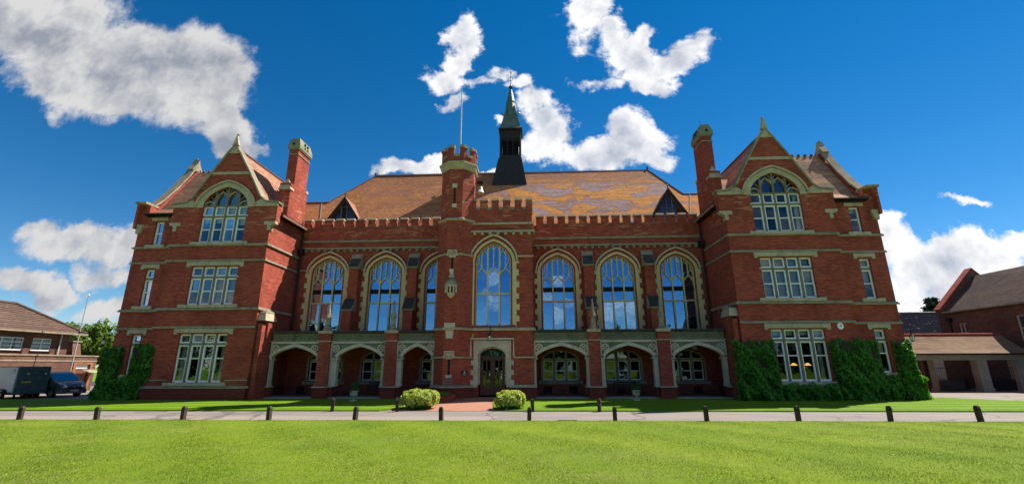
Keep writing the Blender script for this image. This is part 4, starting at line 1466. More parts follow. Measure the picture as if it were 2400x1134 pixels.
# doorway
m = MB()
m.panel([(-3.16, .70), (-3.16, 2.98), (-1.17, 2.98), (-1.17, .70), (-1.43, .70)] + arch(.74, .47, -2.17, 2.20, k=.15)[::-1] + [(-2.91, .70)], (), TY - .05, TY - .002)
m.panel([(-2.90, .74), (-2.91, 2.2)] + arch(.735, .465, -2.17, 2.20, k=.15)[1:-1] + [(-1.43, 2.2), (-1.43, .74), (-1.50, .74)] + arch(.67, .40, -2.17, 2.20, k=.15)[::-1] + [(-2.84, .74)], (), TY + .12, TY + .44)
for q in (-1, 1):
    xe = -2.165 + q * .995
    for k in range(6):
        z = .74 + k * .245
        if k % 2 == 0:
            m.box(min(xe + q * .002, xe + q * .14), max(xe + q * .002, xe + q * .14), TY - .045, TY - .002, z, z + .24)
    m.box(min(xe - q * .26, xe + q * .16), max(xe - q * .26, xe + q * .16), TY - .06, TY - .0505, .70, .95)
    m.ribbon([(-2.165 + q * .88, 2.9), (-2.165 + q * .88, .9)], .05, TY - .085, TY - .051)
    m.panel([(-2.165 + q * .78, 2.40), (-2.165 + q * .78, 2.80), (-2.165 + q * .22, 2.80), (-2.165 + q * .52, 2.66)], (), TY - .075, TY - .051)
m.ribbon([(-3.02, 2.87), (-1.31, 2.87)], .05, TY - .085, TY - .051)
dw = m.build('doorway', 'stone_pale', school)
m = MB()
m.ribbon([(-3.30, 2.16), (-3.30, 3.07), (-1.03, 3.07), (-1.03, 2.16)], .09, TY - .12, TY - .052)
setp(m.build('hood_mould', 'stone_pale'), dw)
m = MB()
y = 1.22
fan = arch(.66, .39, -2.17, 2.20, k=.15)
m.panel([(-2.84, .20)] + fan + [(-1.50, .20)], [rect(-2.78, -2.20, .24, 2.08), rect(-2.14, -1.56, .24, 2.08),
        [(-2.80, 2.20), (-2.52, 2.20), (-2.52, 2.50), (-2.66, 2.44), (-2.76, 2.34)], [(-2.49, 2.20), (-2.19, 2.20), (-2.19, 2.555), (-2.36, 2.54), (-2.49, 2.51)],
        [(-1.54, 2.20), (-1.58, 2.34), (-1.68, 2.44), (-1.82, 2.50), (-1.82, 2.20)], [(-1.85, 2.20), (-1.85, 2.51), (-1.98, 2.54), (-2.15, 2.555), (-2.15, 2.20)]], y, y + .10)
dr = m.build('door_frame', 'door_wood', school)
for x0, x1 in ((-2.78, -2.20), (-2.14, -1.56)):
    m = MB()
    xa, xb = x0 + .10, x1 - .10
    xm = (xa + xb) / 2
    m.panel(rect(x0, x1, .21, 2.08), [rect(xa, xm - .03, .62, 1.30), rect(xm + .03, xb, .62, 1.30), rect(xa, xm - .03, 1.38, 1.96), rect(xm + .03, xb, 1.38, 1.96)], y + .02, y + .075)
    d = m.build('door_leaf', 'door_wood', school)
    g_ = MB()
    g_.quad((xa, y + .05, .6), (xb, y + .052, .6), (xb, y + .05, 1.97), (xa, y + .05, 1.97))
    setp(g_.build('pane', 'glass', recalc=False), d)
    h = MB()
    xh = x1 - .06 if x0 < -2.5 else x0 + .06
    h.tube([(xh, y - .0, .98), (xh, y - .10, 1.0), (xh + (.16 if x0 > -2.5 else -.16), y - .11, 1.02)], .02, 6)
    h.tube([(xh + (.16 if x0 > -2.5 else -.16), y - .11, 1.02), (xh + (.16 if x0 > -2.5 else -.16), y - .11, 1.40), (xh, y - .10, 1.42), (xh, y + .01, 1.42)], .02, 6)
    setp(h.build('handle', 'black_iron'), d)
fg = MB()
fg.panel([(-2.80, 2.19)] + arch(.63, .36, -2.17, 2.20, k=.15) + [(-1.54, 2.19)], (), y + .05, y + .056)
setp(fg.build('fanlight', 'glass_hall'), dr)
m = MB()
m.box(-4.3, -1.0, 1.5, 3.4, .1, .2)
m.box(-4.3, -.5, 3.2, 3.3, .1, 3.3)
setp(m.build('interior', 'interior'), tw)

# octagonal turret
tcx, tcy, tr = -4.27, 1.22, .96
oct_r = lambda r: r / math.cos(math.pi / 8)
m = MB()
m.lathe([(oct_r(tr + .03), 0), (oct_r(tr + .03), 9.55)], (tcx, tcy, 0), 8, math.pi / 8)
m.lathe([(oct_r(tr - .03), 9.55), (oct_r(tr - .03), 12.72), (oct_r(tr + .03), 12.9), (oct_r(tr + .03), 13.44)], (tcx, tcy, 0), 8, math.pi / 8)
# merlons at the corners: each spans two facets
for k in range(8):
    a0 = math.pi / 8 + k * math.pi / 4
    for q in (-1, 1):
        d = a0 + q * math.pi / 8
        nx, ny = math.cos(d), math.sin(d)
        tx_, ty_ = -ny * -q, nx * -q
        r1, r0 = tr + .03, tr - .20
        h1, hh = (tr + .03) * math.tan(math.pi / 8), .175
        def pt(r, t):
            return (tcx + nx * r - ty_ * 0 + tx_ * t, tcy + ny * r + ty_ * t)
        A, B_, C_, D_ = pt(r1, h1), pt(r1, hh), pt(r0, hh), pt(r0, r0 * math.tan(math.pi / 8))
        m.hexa([(*p, 13.442) for p in (A, B_, C_, D_)], [(*p, 13.97) for p in (A, B_, C_, D_)])
tu = m.build('turret', 'brick', school)
m = MB()
m.lathe([(oct_r(tr + .03), 9.53), (oct_r(tr + .10), 9.56), (oct_r(tr + .10), 9.64), (oct_r(tr), 9.72)], (tcx, tcy, 0), 8, math.pi / 8)
setp(m.build('string_course', 'stone'), tu)
m = MB()
m.lathe([(oct_r(tr - .01), 12.66), (oct_r(tr + .08), 12.80), (oct_r(tr + .08), 12.96), (oct_r(tr + .16), 13.02), (oct_r(tr + .16), 13.10), (oct_r(tr + .04), 13.16)], (tcx, tcy, 0), 8, math.pi / 8)
setp(m.build('crown_cornice', 'stone'), tu)
m = MB()
m.lathe([(oct_r(tr + .035), 7.54), (oct_r(tr + .10), 7.56), (oct_r(tr + .10), 7.62), (oct_r(tr + .04), 7.66)], (tcx, tcy, 0), 8, math.pi / 8)
setp(m.build('string_course', 'stone'), tu)
m = MB()
m.lathe([(oct_r(tr + .035), 3.50), (oct_r(tr + .15), 3.52), (oct_r(tr + .15), 3.60), (oct_r(tr + .04), 3.68)], (tcx, tcy, 0), 8, math.pi / 8)
setp(m.build('string_course', 'stone'), tu)
m = MB()
m.lathe([(oct_r(tr + .035), 2.06), (oct_r(tr + .11), 2.08), (oct_r(tr + .11), 2.13), (oct_r(tr + .04), 2.17)], (tcx, tcy, 0), 8, math.pi / 8)
setp(m.build('string_course', 'stone'), tu)
m = MB()
m.lathe([(oct_r(tr + .10), .60), (oct_r(tr + .18), .62), (oct_r(tr + .18), .67), (oct_r(tr + .04), .75)], (tcx, tcy, 0), 8, math.pi / 8)
setp(m.build('string_course', 'stone'), tu)
m = MB()
for k in range(8):
    a0 = math.pi / 8 + k * math.pi / 4
    for q in (-1, 1):
        d = a0 + q * math.pi / 8
        nx, ny = math.cos(d), math.sin(d)
        tx_, ty_ = ny * q, -nx * q
        def pt(r, t):
            return (tcx + nx * r + tx_ * t, tcy + ny * r + ty_ * t)
        for (ra, rb, za, zb_) in ((tr + .09, tr - .23, 13.972, 14.10), (tr - .0, tr - .16, 14.10, 14.20)):
            T8 = math.tan(math.pi / 8)
            A, B_, C_, D_ = pt(ra, ra * T8), pt(ra, .15), pt(rb, .15), pt(rb, rb * T8)
            m.hexa([(*p, za) for p in (A, B_, C_, D_)], [(*p, zb_) for p in (A, B_, C_, D_)])
        if q == 1:
            r1, r0 = tr + .08, tr - .20
            A, B_, C_, D_ = pt(r1, .172), pt(r1, -.172), pt(r0, -.172), pt(r0, .172)
            m.hexa([(*p, 13.442) for p in (A, B_, C_, D_)], [(*p, 13.60) for p in (A, B_, C_, D_)])
setp(m.build('battlement_coping', 'stone_dark'), tu)
m = MB()
m.lathe([(oct_r(tr + .10), 0), (oct_r(tr + .10), .60)], (tcx, tcy, 0), 8, math.pi / 8)
setp(m.build('plinth', 'brick_plinth'), tu)
yf = tcy - tr - .03
m = MB()
for z0, z1, yy in ((10.55, 11.5, yf + .06), (6.75, 7.42, yf), (1.24, 2.02, yf)):
    m.box(tcx - .13, tcx - .02, yy - .006, yy + .02, z0, z1)
    m.box(tcx - .10, tcx - .05, yy - .008, yy + .02, z0, z1)
setp(m.build('arrow_slit', 'dark'), tu)
m = MB()
for z0, z1, yy, hw in ((11.5, 11.76, yf + .06, .14), (10.32, 10.54, yf + .06, .13), (1.10, 1.24, yf, .16)):
    m = MB()
    m.box(tcx - .075 - hw, tcx - .075 + hw, yy - .03, yy + .02, z0, z1)
    setp(m.build('slit_stone', 'stone_pale'), tu)
for zc in (7.40, 2.02):
    m = MB()
    m.ribbon([(tcx - .40, zc + .10), (tcx - .31, zc + .12), (tcx - .31, zc + .38), (tcx + .16, zc + .38), (tcx + .16, zc + .12), (tcx + .25, zc + .10)], .07, yf - .11, yf - .003)
    m.box(tcx - .26, tcx + .11, yf - .03, yf - .004, zc, zc + .33)
    setp(m.build('label_stone', 'stone_pale'), tu)
m = MB()
# corbelled niche bracket with little arcade
m.lathe([(.06, 6.70), (.10, 6.6), (.10, 6.42), (.16, 6.38), (.16, 6.30)], (tcx - .09, yf - .02, 0), 8)
m.box(tcx - .20, tcx + .02, yf - .12, yf + .02, 6.56, 6.74)
for k in range(5):
    a_ = math.pi + math.pi * (k + .5) / 5
    px_, py_ = tcx - .09 + .30 * math.cos(a_), yf + .26 * math.sin(a_)
    m.box(px_ - .035, px_ + .035, py_ - .035, py_ + .035, 5.45, 5.80)
m.lathe([(.33, 5.78), (.34, 5.86)], (tcx - .09, yf + .0, 0), 10)
m.lathe([(.05, 5.18), (.18, 5.3), (.24, 5.45)], (tcx - .09, yf + .02, 0), 10)
setp(m.build('carved_bracket', 'stone_pale'), tu)
m = MB()
m.box(tcx - .38, tcx + .19, yf - .10, yf - .003, 3.50, 3.86)
m.panel([(tcx - .31, 3.49), (tcx + .12, 3.49), (tcx + .08, 3.06), (tcx - .27, 3.06)], (), yf - .07, yf - .003)
setp(m.build('corbel_block', 'stone_pale'), tu)
m = MB()
m.lathe([(.35, 5.86), (.33, 5.98), (.25, 6.12), (.14, 6.26), (.10, 6.34)], (tcx - .09, yf + .0, 0), 10)
setp(m.build('canopy', 'stone_dark'), tu)
m = MB()
m.box(tcx - .39, tcx + .18, yf - .006, yf - .002, .76, 1.16)
setp(m.build('repaired_brick', 'brick_repair'), tu)

# ------------------------------------------------------------------ arcade
AY = .95
ARCH = [(-12.93, 1.28), (-9.345, 1.225), (-6.22, .82), (1.465, 1.315), (5.01, 1.28), (8.59, 1.27)]
PIER = [(-11.25, .32), (-7.62, .31), (3.22, .30), (6.83, .315)]
spans = [(XL + .45, -11.57), (-10.93, -7.93), (-7.31, -5.25), (.04, 2.92), (3.52, 6.51), (7.15, XR - .45)]
for (cx, hw), (x0, x1) in zip(ARCH, spans):
    m, mo = MB(), MB()
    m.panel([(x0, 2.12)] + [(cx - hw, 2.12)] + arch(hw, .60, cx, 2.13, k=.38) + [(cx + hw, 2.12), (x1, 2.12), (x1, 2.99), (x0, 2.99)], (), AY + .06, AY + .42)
    bay = m.build('arch_bay', 'stone_recess_shade', school)
    mo.ribbon([(cx - hw - .05, 2.13)] + arch(hw + .05, .66, cx, 2.13, k=.38) + [(cx + hw + .05, 2.13)], .17, AY - .02, AY + .30)
    mo.ribbon([(x0 + .02, 2.93), (x1 - .02, 2.93)], .10, AY - .01, AY + .059)
    for q, xe in ((-1, x0), (1, x1)):
        rc = (xe - q * .27, 2.62)
        mo.ribbon([(rc[0] + .17 * math.cos(t * math.pi / 8), rc[1] + .17 * math.sin(t * math.pi / 8)) for t in range(16)], .06, AY - .01, AY + .059, closed=True)
        for t in range(4):
            a_ = t * math.pi / 2 + .78
            mo.ribbon([(rc[0] + .02 * math.cos(a_), rc[1] + .02 * math.sin(a_)), (rc[0] + .13 * math.cos(a_), rc[1] + .13 * math.sin(a_))], .06, AY, AY + .059)
        mo.ribbon([(xe - q * .04, 2.16), (xe - q * .04, 2.88)], .08, AY - .01, AY + .059)
        xc = cx + q * (hw + .09)
        mo.box(min(xc - q * .09, xe), max(xc - q * .09, xe), AY + .05, AY + .40, .76, 2.02)
        mo.box(min(xc - q * .17, xe), max(xc - q * .17, xe), AY - .0, AY + .45, 2.02, 2.075)
        mo.box(min(xc - q * .13, xe), max(xc - q * .13, xe), AY + .02, AY + .43, 2.075, 2.118)
        mo.box(min(xc - q * .12, xe), max(xc - q * .12, xe), AY + .02, AY + .43, .66, .76)
    setp(mo.build('moulding', 'stone_pale'), bay)
    m, fr_ = MB(), MB()
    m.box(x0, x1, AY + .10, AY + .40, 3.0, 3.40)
    for z, h, d in ((3.0, .06, .06), (3.34, .055, .05)):
        fr_.box(x0, x1, AY + .10 - d, AY + .099, z, z + h)
    n = max(4, round((x1 - x0) / .30))
    for i in range(n):
        xc = x0 + (i + .5) * (x1 - x0) / n
        fr_.ribbon([(xc + .115 * math.cos(t * math.pi / 6), 3.20 + .115 * math.sin(t * math.pi / 6)) for t in range(12)], .05, AY + .04, AY + .099, closed=True)
        for t in range(4):
            a_ = t * math.pi / 2
            fr_.ribbon([(xc + .02 * math.cos(a_), 3.20 + .02 * math.sin(a_)), (xc + .09 * math.cos(a_), 3.20 + .09 * math.sin(a_))], .04, AY + .05, AY + .099)
    setp(m.build('frieze', 'stone_recess_shade'), bay)
    setp(fr_.build('quatrefoil_tracery', 'stone_green'), bay)
for x0, x1 in ((XL + .22, -5.22), (.04, XR - .22)):
    m = MB()
    m.hexa([(x0, AY - .06, 3.405), (x1, AY - .06, 3.405), (x1, YH - .002, 3.405), (x0, YH - .002, 3.405)], [(x0, AY - .10, 3.47), (x1, AY - .10, 3.47), (x1, YH - .002, 3.62), (x0, YH - .002, 3.62)])
    m.box(x0, x1, AY - .14, AY + .2, 3.47, 3.53)
    m.build('cornice', 'slate_cap', school)
piers = []
for x, hw in PIER:
    m = MB()
    m.box(x - hw, x + hw, .80, 1.30, .66, 3.40)
    pr_ = m.build('pier', 'brick', school)
    piers.append(pr_)
    m = MB()
    m.box(x - hw - .06, x + hw + .06, .74, 1.36, .0, .60)
    m.box(x - hw - .22, x - hw - .062, .98, 1.36, .0, .60)
    m.box(x + hw + .062, x + hw + .22, .98, 1.36, .0, .60)
    setp(m.build('plinth', 'brick_plinth'), pr_)
    m = MB()
    m.box(x - hw - .10, x + hw + .10, .70, 1.36, .602, .66)
    m.box(x - hw - .24, x - hw - .102, .95, 1.36, .602, .658)
    m.box(x + hw + .102, x + hw + .24, .95, 1.36, .602, .658)
    setp(m.build('base', 'stone'), pr_)
    m = MB()
    m.box(x - hw - .04, x + hw + .04, .76, 1.30, 2.96, 3.01)
    setp(m.build('string_course', 'stone'), pr_)
    m = MB()
    m.box(x - hw - .06, x + hw + .06, .74, 1.30, 3.402, 3.54)
    setp(m.build('cap', 'stone'), pr_)
for s_, xi in ((1, XL), (-1, XR)):
    a, c = xi + s_ * .06, xi + s_ * .44
    m = MB()
    m.box(min(a, c), max(a, c), 1.152, 1.35, .0, 3.40)
    pr_ = m.build('pier', 'brick', school)
    a, c = xi + s_ * .12, xi + s_ * .62
    m = MB()
    m.box(min(a, c), max(a, c), .90, 1.40, .602, .66)
    setp(m.build('base', 'stone'), pr_)
    m = MB()
    m.box(min(a, c), max(a, c), .93, .949, 2.96, 3.01)
    setp(m.build('cap', 'stone'), pr_)
for x in (XL + .48, XR - .48, -5.28, .10):
    m = MB()
    m.box(x - .12, x + .12, 1.0, 1.36, .0, .60)
    m.build('plinth', 'brick_plinth', school)
for (x, hw), pr_ in zip(PIER, piers):
    m = MB()
    c = (x, .98, 3.54)
    m.lathe([(.24, 0), (.24, .08), (.17, .16), (.15, .24), (.17, .27), (.13, .30), (.13, .68), (.17, .72), (.16, .76)], c, 8, math.pi / 8)
    for k in range(4):
        a_ = k * math.pi / 2
        px_, py_ = x + .14 * math.cos(a_), .98 + .14 * math.sin(a_)
        m.hexa([(px_ - .05, py_ - .05, 4.22), (px_ + .05, py_ - .05, 4.22), (px_ + .05, py_ + .05, 4.22), (px_ - .05, py_ + .05, 4.22)], [(px_ - .004, py_ - .004, 4.46), (px_ + .004, py_ - .004, 4.46), (px_ + .004, py_ + .004, 4.46), (px_ - .004, py_ + .004, 4.46)])
    m.lathe([(.13, .74), (.10, .95), (.055, 1.42), (.03, 1.46), (.06, 1.52), (.05, 1.58), (.01, 1.62)], c, 8, math.pi / 8)
    setp(m.build('pinnacle', 'stone_dark'), pr_)
for x0, x1 in ((XL + .01, -5.26), (.05, XR - .01)):
    m = MB()
    m.box(x0, x1, AY + .02, YH - .003, .0, .12)
    m.build('porch_floor', 'paving', school)
    m = MB()
    m.box(x0, x1, AY + .43, YH - .003, 3.1, 3.30)
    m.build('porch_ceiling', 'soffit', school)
# ------------------------------------------------------------------ ground
def sheet(name, poly, z0, z1, m_):
    mb = MB()
    mb.panel(poly, (), z0, z1, 'z')
    o = mb.build(name, m_)
    return tag(o, kind='structure')


sheet('ground', rect(-1500, 1500, -1500, 1500), -.30, -.02, 'lawn_far')
sheet('road', rect(-140, 140, -8.60, -5.20), -.019, .0, 'tarmac')
sheet('pavement', [(-60, .62), (-22.2, .62), (-22.2, 30), (-60, 30)], -.019, .004, 'tarmac')
sheet('pavement', [(19.2, 3.4), (20.9, 2.9), (22.8, -.4), (25.6, -5.196), (80, -5.196), (80, 30), (19.2, 30)], -.019, .004, 'tarmac')
sheet('lawn', [(-140, -5.32), (-6.0, -5.32), (-5.55, -4.6), (-4.3, -1.2), (-4.3, .6), (-4.3, .9), (-22.2, .9), (-22.2, .60), (-140, .60)], -.018, .045, 'lawn_far')
sheet('lawn', [(-1.95, 1.2), (-1.95, -1.0), (-1.62, -4.6), (-1.15, -5.32), (25.3, -5.32), (22.55, -.4), (20.7, 2.75), (19.0, 3.2), (-.05, 3.2)], -.018, .045, 'lawn_far')
sheet('path', [(-4.9, -5.18), (-1.15, -5.18), (-1.55, -4.5), (-1.94, -1.0), (-1.94, 1.2), (-4.3, 1.2), (-4.3, -1.2), (-5.5, -4.5), (-5.9, -5.18)], -.018, .010, 'brick_paving')
mb = MB()
mb.box(-3.95, -1.3, .15, 1.5, .011, .10)
tag(mb.build('path', 'brick_paving'), kind='structure')

# near lawn: gently uneven sheet
nx_, ny_ = 170, 60
rg = np.random.default_rng(5)
xs_ = np.linspace(-42, 42, nx_)
ys_ = np.linspace(-32, -8.42, ny_)
mb = MB()
def hgt(x, y):
    e = min(1.0, max(0.0, (-8.42 - y) / .5))
    return .02 + .03 * e + e * (.018 * math.sin(x * .9 + 1.3 * math.sin(y * .7)) + .014 * math.sin(x * 2.3 + y * 1.9) + .02 * math.sin(y * .8 + .4))
grid = [[mb.v((x, y, hgt(x, y))) for x in xs_] for y in ys_]
for j in range(ny_ - 1):
    for i in range(nx_ - 1):
        mb.face([grid[j][i], grid[j][i + 1], grid[j + 1][i + 1], grid[j + 1][i]])
tag(mb.build('lawn', 'lawn_near', smooth=True), kind='structure')

# grass blades on the near lawn
def blades(name, n_target, x_of_y, y0, y1, hgtf, m_, size, seed, pw=1.0):
    rg = np.random.default_rng(seed)
    y = y0 + (y1 - y0) * rg.random(n_target) ** pw
    hw = x_of_y(y)
    x = rg.uniform(-1, 1, n_target) * hw - .045 * (y + 23.7)
    def wob(f, sd):
        r2 = np.random.default_rng(sd)
        t = 0
        for _ in range(7):
            k_ = r2.normal(0, f, 2)
            t = t + np.sin(x * k_[0] + y * k_[1] * 1.4 + r2.uniform(0, 6.28))
        return t / 2.6
    patch = .35 * np.sign(np.sin((x + .35 * y) * 2 * math.pi / 5.2)) + .9 * wob(.7, 1) + .7 * wob(2.4, 2) + .45 * wob(7.0, 3)
    keep = rg.random(n_target) < .74 + .12 * patch
    x, y = x[keep], y[keep]
    n = len(x)
    z = np.array([hgtf(a, b_) for a, b_ in zip(x, y)])
    h = size * rg.uniform(.5, 1.25, n)
    th = rg.uniform(0, 2 * math.pi, n)
    lean = rg.normal(0, .55, (n, 2)) + np.array([.15, .1])
    wd = size * .17 * rg.uniform(.7, 1.3, n)
    V = np.empty((n, 3, 3))
    V[:, 0] = np.c_[x - wd * np.cos(th), y - wd * np.sin(th), z - .004]
    V[:, 1] = np.c_[x + wd * np.cos(th), y + wd * np.sin(th), z - .004]
    V[:, 2] = np.c_[x + lean[:, 0] * h, y + lean[:, 1] * h, z + h * .8]
    me = bpy.data.meshes.new(name)
    me.vertices.add(3 * n)
    me.vertices.foreach_set('co', V.reshape(-1))
    me.loops.add(3 * n)
    me.loops.foreach_set('vertex_index', np.arange(3 * n))
    me.polygons.add(n)
    me.polygons.foreach_set('loop_start', np.arange(n) * 3)
    me.polygons.foreach_set('loop_total', np.full(n, 3))
    at = me.attributes.new('tint', 'FLOAT', 'FACE')
    at.data.foreach_set('value', np.clip(rg.random(n) ** 1.2 * .75 + .05 + .26 * patch[keep], 0, 1).astype(np.float32))
    me.update()
    me.materials.append(MATS[m_])
    o = bpy.data.objects.new(name, me)
    COL.objects.link(o)
    return tag(o, 'short bright green grass blades of the mown lawn in the foreground', 'grass', kind='stuff')


blades('grass', 520000, lambda y: (y + 23.7) * 1.2 + 1.2, -17.2, -8.40, hgt, 'blade', .024, 11, 1.2)

# ------------------------------------------------------------------ bollards
ORD = ['first', 'second', 'third', 'fourth', 'fifth', 'sixth', 'seventh', 'eighth', 'ninth', 'tenth', 'eleventh', 'twelfth']
FB = [(-17.0, .42), (-14.35, .41), (-11.42, .43), (-8.56, .43), (-5.73, .42), (-2.95, .42), (-.16, .41), (2.52, .43), (5.33, .44), (8.10, .45), (10.82, .46), (13.45, .47)]
bol = None
k = 0
for row, items in ((0, FB), (1, [(-7.82, .46), (-5.28, .45), (-.06, .45), (2.47, .46)])):
    for i, (x, h) in enumerate(items):
        y = -8.50 if row == 0 else -5.42
        if bol is None:
            bol = empty('bollard', (x, y, 0))
            mb = MB()
            mb.box(x - .062, x + .062, y - .062, y + .062, -.05, .40)
            mb.hexa([(x - .062, y - .062, .402), (x + .062, y - .062, .402), (x + .062, y + .062, .402), (x - .062, y + .062, .402)],
                    [(x - .036, y - .036, .45), (x + .036, y - .036, .45), (x + .036, y + .036, .45), (x - .036, y + .036, .45)])
            mb.build('post', 'bollard_wood', bol, bevel=.006)
            mb = MB()
            mb.box(x - .066, x + .066, y - .066, y + .066, .33, .35)
            mb.build('groove', 'dark', bol)
            o = bol
        else:
            o = copy_tree(bol)
        o.location = (x, y, .0)
        o.rotation_euler = (random.uniform(-.045, .045), random.uniform(-.045, .045), random.uniform(-.35, .35))
        o.scale = (1, 1, h / .43)
        near = 'lawn side of the drive' if row == 0 else 'school side of the drive'
        tag(o, 'short dark square timber bollard on the %s, %s from the left' % (near, ORD[i]), 'bollard', 'timber bollards along the drive')
bpy.context.view_layer.update()

mb = MB()
dg = empty('drain_grate', (1.05, -8.30, 0), 'black iron drain grate at the lawn edge of the drive', 'drain')
for i in range(9):
    mb.box(.78 + i * .065, .81 + i * .065, -8.42, -8.16, .001, .015)
mb.build('bar', 'black_iron', dg)
mb = MB()
mb.box(.74, 1.38, -8.44, -8.421, .001, .012)
mb.box(.74, 1.38, -8.159, -8.14, .001, .012)
mb.build('frame', 'black_iron', dg)

# ------------------------------------------------------------------ clipped shrubs by the path
def shrub(name, c, rx, ry, h, label, seed):
    e = empty(name, c, label, 'shrub', 'clipped shrubs beside the entrance path')
    rg = np.random.default_rng(seed)
    n = 5200
    d = rg.normal(0, 1, (n, 3))
    d[:, 2] = np.abs(d[:, 2]) - .12
    d /= np.linalg.norm(d, axis=1)[:, None]
    # squarish, clipped shape
    p = np.sign(d) * np.abs(d) ** .72
    lump = 1 + .05 * np.sin(d[:, 0] * 9 + d[:, 2] * 7 + seed) + .05 * np.sin(d[:, 1] * 11 + d[:, 0] * 5)
    rr = (lump * (1 - .14 * rg.random(n) ** 2))[:, None]
    P = p * rr * np.array([rx, ry, h * .60])
    P[:, 2] += h * .40
    P = P[P[:, 2] > .02]
    N_ = d[:len(P)]
    N_ = P - np.array([0, 0, h * .4])
    N_ = N_ / np.array([rx, ry, h * .6])
    N_ /= np.linalg.norm(N_, axis=1)[:, None]
    leaves('foliage', P + np.array(c), N_, .085, 'variegated', e, jit=.6, seed=seed)
    mb = MB()
    mb.lathe([(.55, .0), (.80, .2), (.84, .45), (.72, .72), (.35, .84)], c, 14, 0, rx * 1.0, ry * 1.0)
    for v in mb.bm.verts:
        v.co.z = c[2] + (v.co.z - c[2]) * h
    mb.build('branch_mass', 'ivy', e)
    return e


shrub('shrub', (-4.66, -4.35, .01), .74, .70, .74, 'larger rounded yellow green shrub in front of the brick planter', 3)
shrub('shrub', (-.96, -4.45, .01), .585, .64, .70, 'smaller rounded yellow green shrub across the path from the brick planter', 4)

# low brick planter left of the path
pl = empty('brick_planter', (-4.3, .0, 0), 'low brick planting bed running from the turret to the path edge', 'planter')
mb = MB()
mb.hexa([(-4.28, -1.1, 0), (-4.06, -1.1, 0), (-3.82, 1.2, 0), (-4.02, 1.2, 0)], [(-4.28, -1.1, .27), (-4.06, -1.1, .27), (-3.82, 1.2, .33), (-4.02, 1.2, .33)])
mb.hexa([(-5.1, -1.1, 0), (-4.285, -1.1, 0), (-4.285, -.9, 0), (-5.1, -.9, 0)], [(-5.1, -1.1, .27), (-4.285, -1.1, .27), (-4.285, -.9, .27), (-5.1, -.9, .27)])
mb.build('wall', 'brick', pl)
mb = MB()
mb.hexa([(-5.1, -.89, 0), (-4.285, -.89, 0), (-4.03, .25, 0), (-5.1, .25, 0)], [(-5.1, -.89, .22), (-4.285, -.89, .22), (-4.03, .25, .27), (-5.1, .25, .27)])
mb.build('soil', 'soil', pl)
rg = np.random.default_rng(9)
P = np.c_[rg.uniform(-5.0, -4.2, 500), rg.uniform(-.85, .2, 500), rg.uniform(.26, .42, 500)]
leaves('plants', P, np.tile([0, -.3, 1.0], (500, 1)), .07, 'tree_light', pl, jit=.8, seed=5)
e = empty('bedding_plant', (-.75, -.3, .04), 'small bright green mound of plants at the foot of the tower, behind the smaller shrub', 'plant')
d = rg.normal(0, 1, (500, 3)); d[:, 2] = np.abs(d[:, 2]); d /= np.linalg.norm(d, axis=1)[:, None]
leaves('foliage', d * np.array([.42, .3, .38]) + np.array([-.75, -.3, .04]), d, .07, 'tree_light', e, seed=6)

# ------------------------------------------------------------------ urns with plants
def urn(loc, label, seed):
    e = empty('garden_urn', loc, label, 'urn', 'planted stone urns before the arcade')
    mb = MB()
    mb.box(loc[0] - .14, loc[0] + .14, loc[1] - .14, loc[1] + .14, loc[2], loc[2] + .05)
    mb.lathe([(.11, .05), (.05, .10), (.045, .17), (.07, .19), (.14, .25), (.185, .36), (.19, .42), (.225, .45), (.225, .48), (.17, .48), (.15, .43)], loc, 16)
    for i in range(16):
        a_ = i * math.pi / 8
        mb.lathe([(.008, .24), (.014, .32), (.008, .40)], (loc[0] + .165 * math.cos(a_), loc[1] + .165 * math.sin(a_), loc[2]), 5)
    mb.build('pot', 'stone_pale', e)
    rg = np.random.default_rng(seed)
    n = 520
    d = rg.normal(0, 1, (n, 3)); d[:, 2] = np.abs(d[:, 2]) * 1.2 - .25
    d /= np.linalg.norm(d, axis=1)[:, None]
    r = rg.uniform(.35, 1, n)[:, None]
    P = d * r * np.array([.27, .25, .40]) + np.array(loc) + np.array([0, 0, .52])
    leaves('plant', P, d, .11, 'pot_leaf', e, jit=.7, aspect=.6, droop=.3, seed=seed)
    mb = MB()
    for i in range(9):
        a_ = i * 2.4
        mb.tube([(loc[0], loc[1], loc[2] + .45), (loc[0] + .1 * math.cos(a_), loc[1] + .1 * math.sin(a_), loc[2] + .7), (loc[0] + .2 * math.cos(a_), loc[1] + .2 * math.sin(a_), loc[2] + .85)], [.008, .006, .003], 5)
    mb.build('stem', 'pot_leaf', e)


urn((-8.86, -.62, .04), 'grey stone urn with leafy plant on the lawn before the left arcade', 21)
urn((5.02, -.05, .04), 'grey stone urn with leafy plant on the lawn before the right arcade', 22)


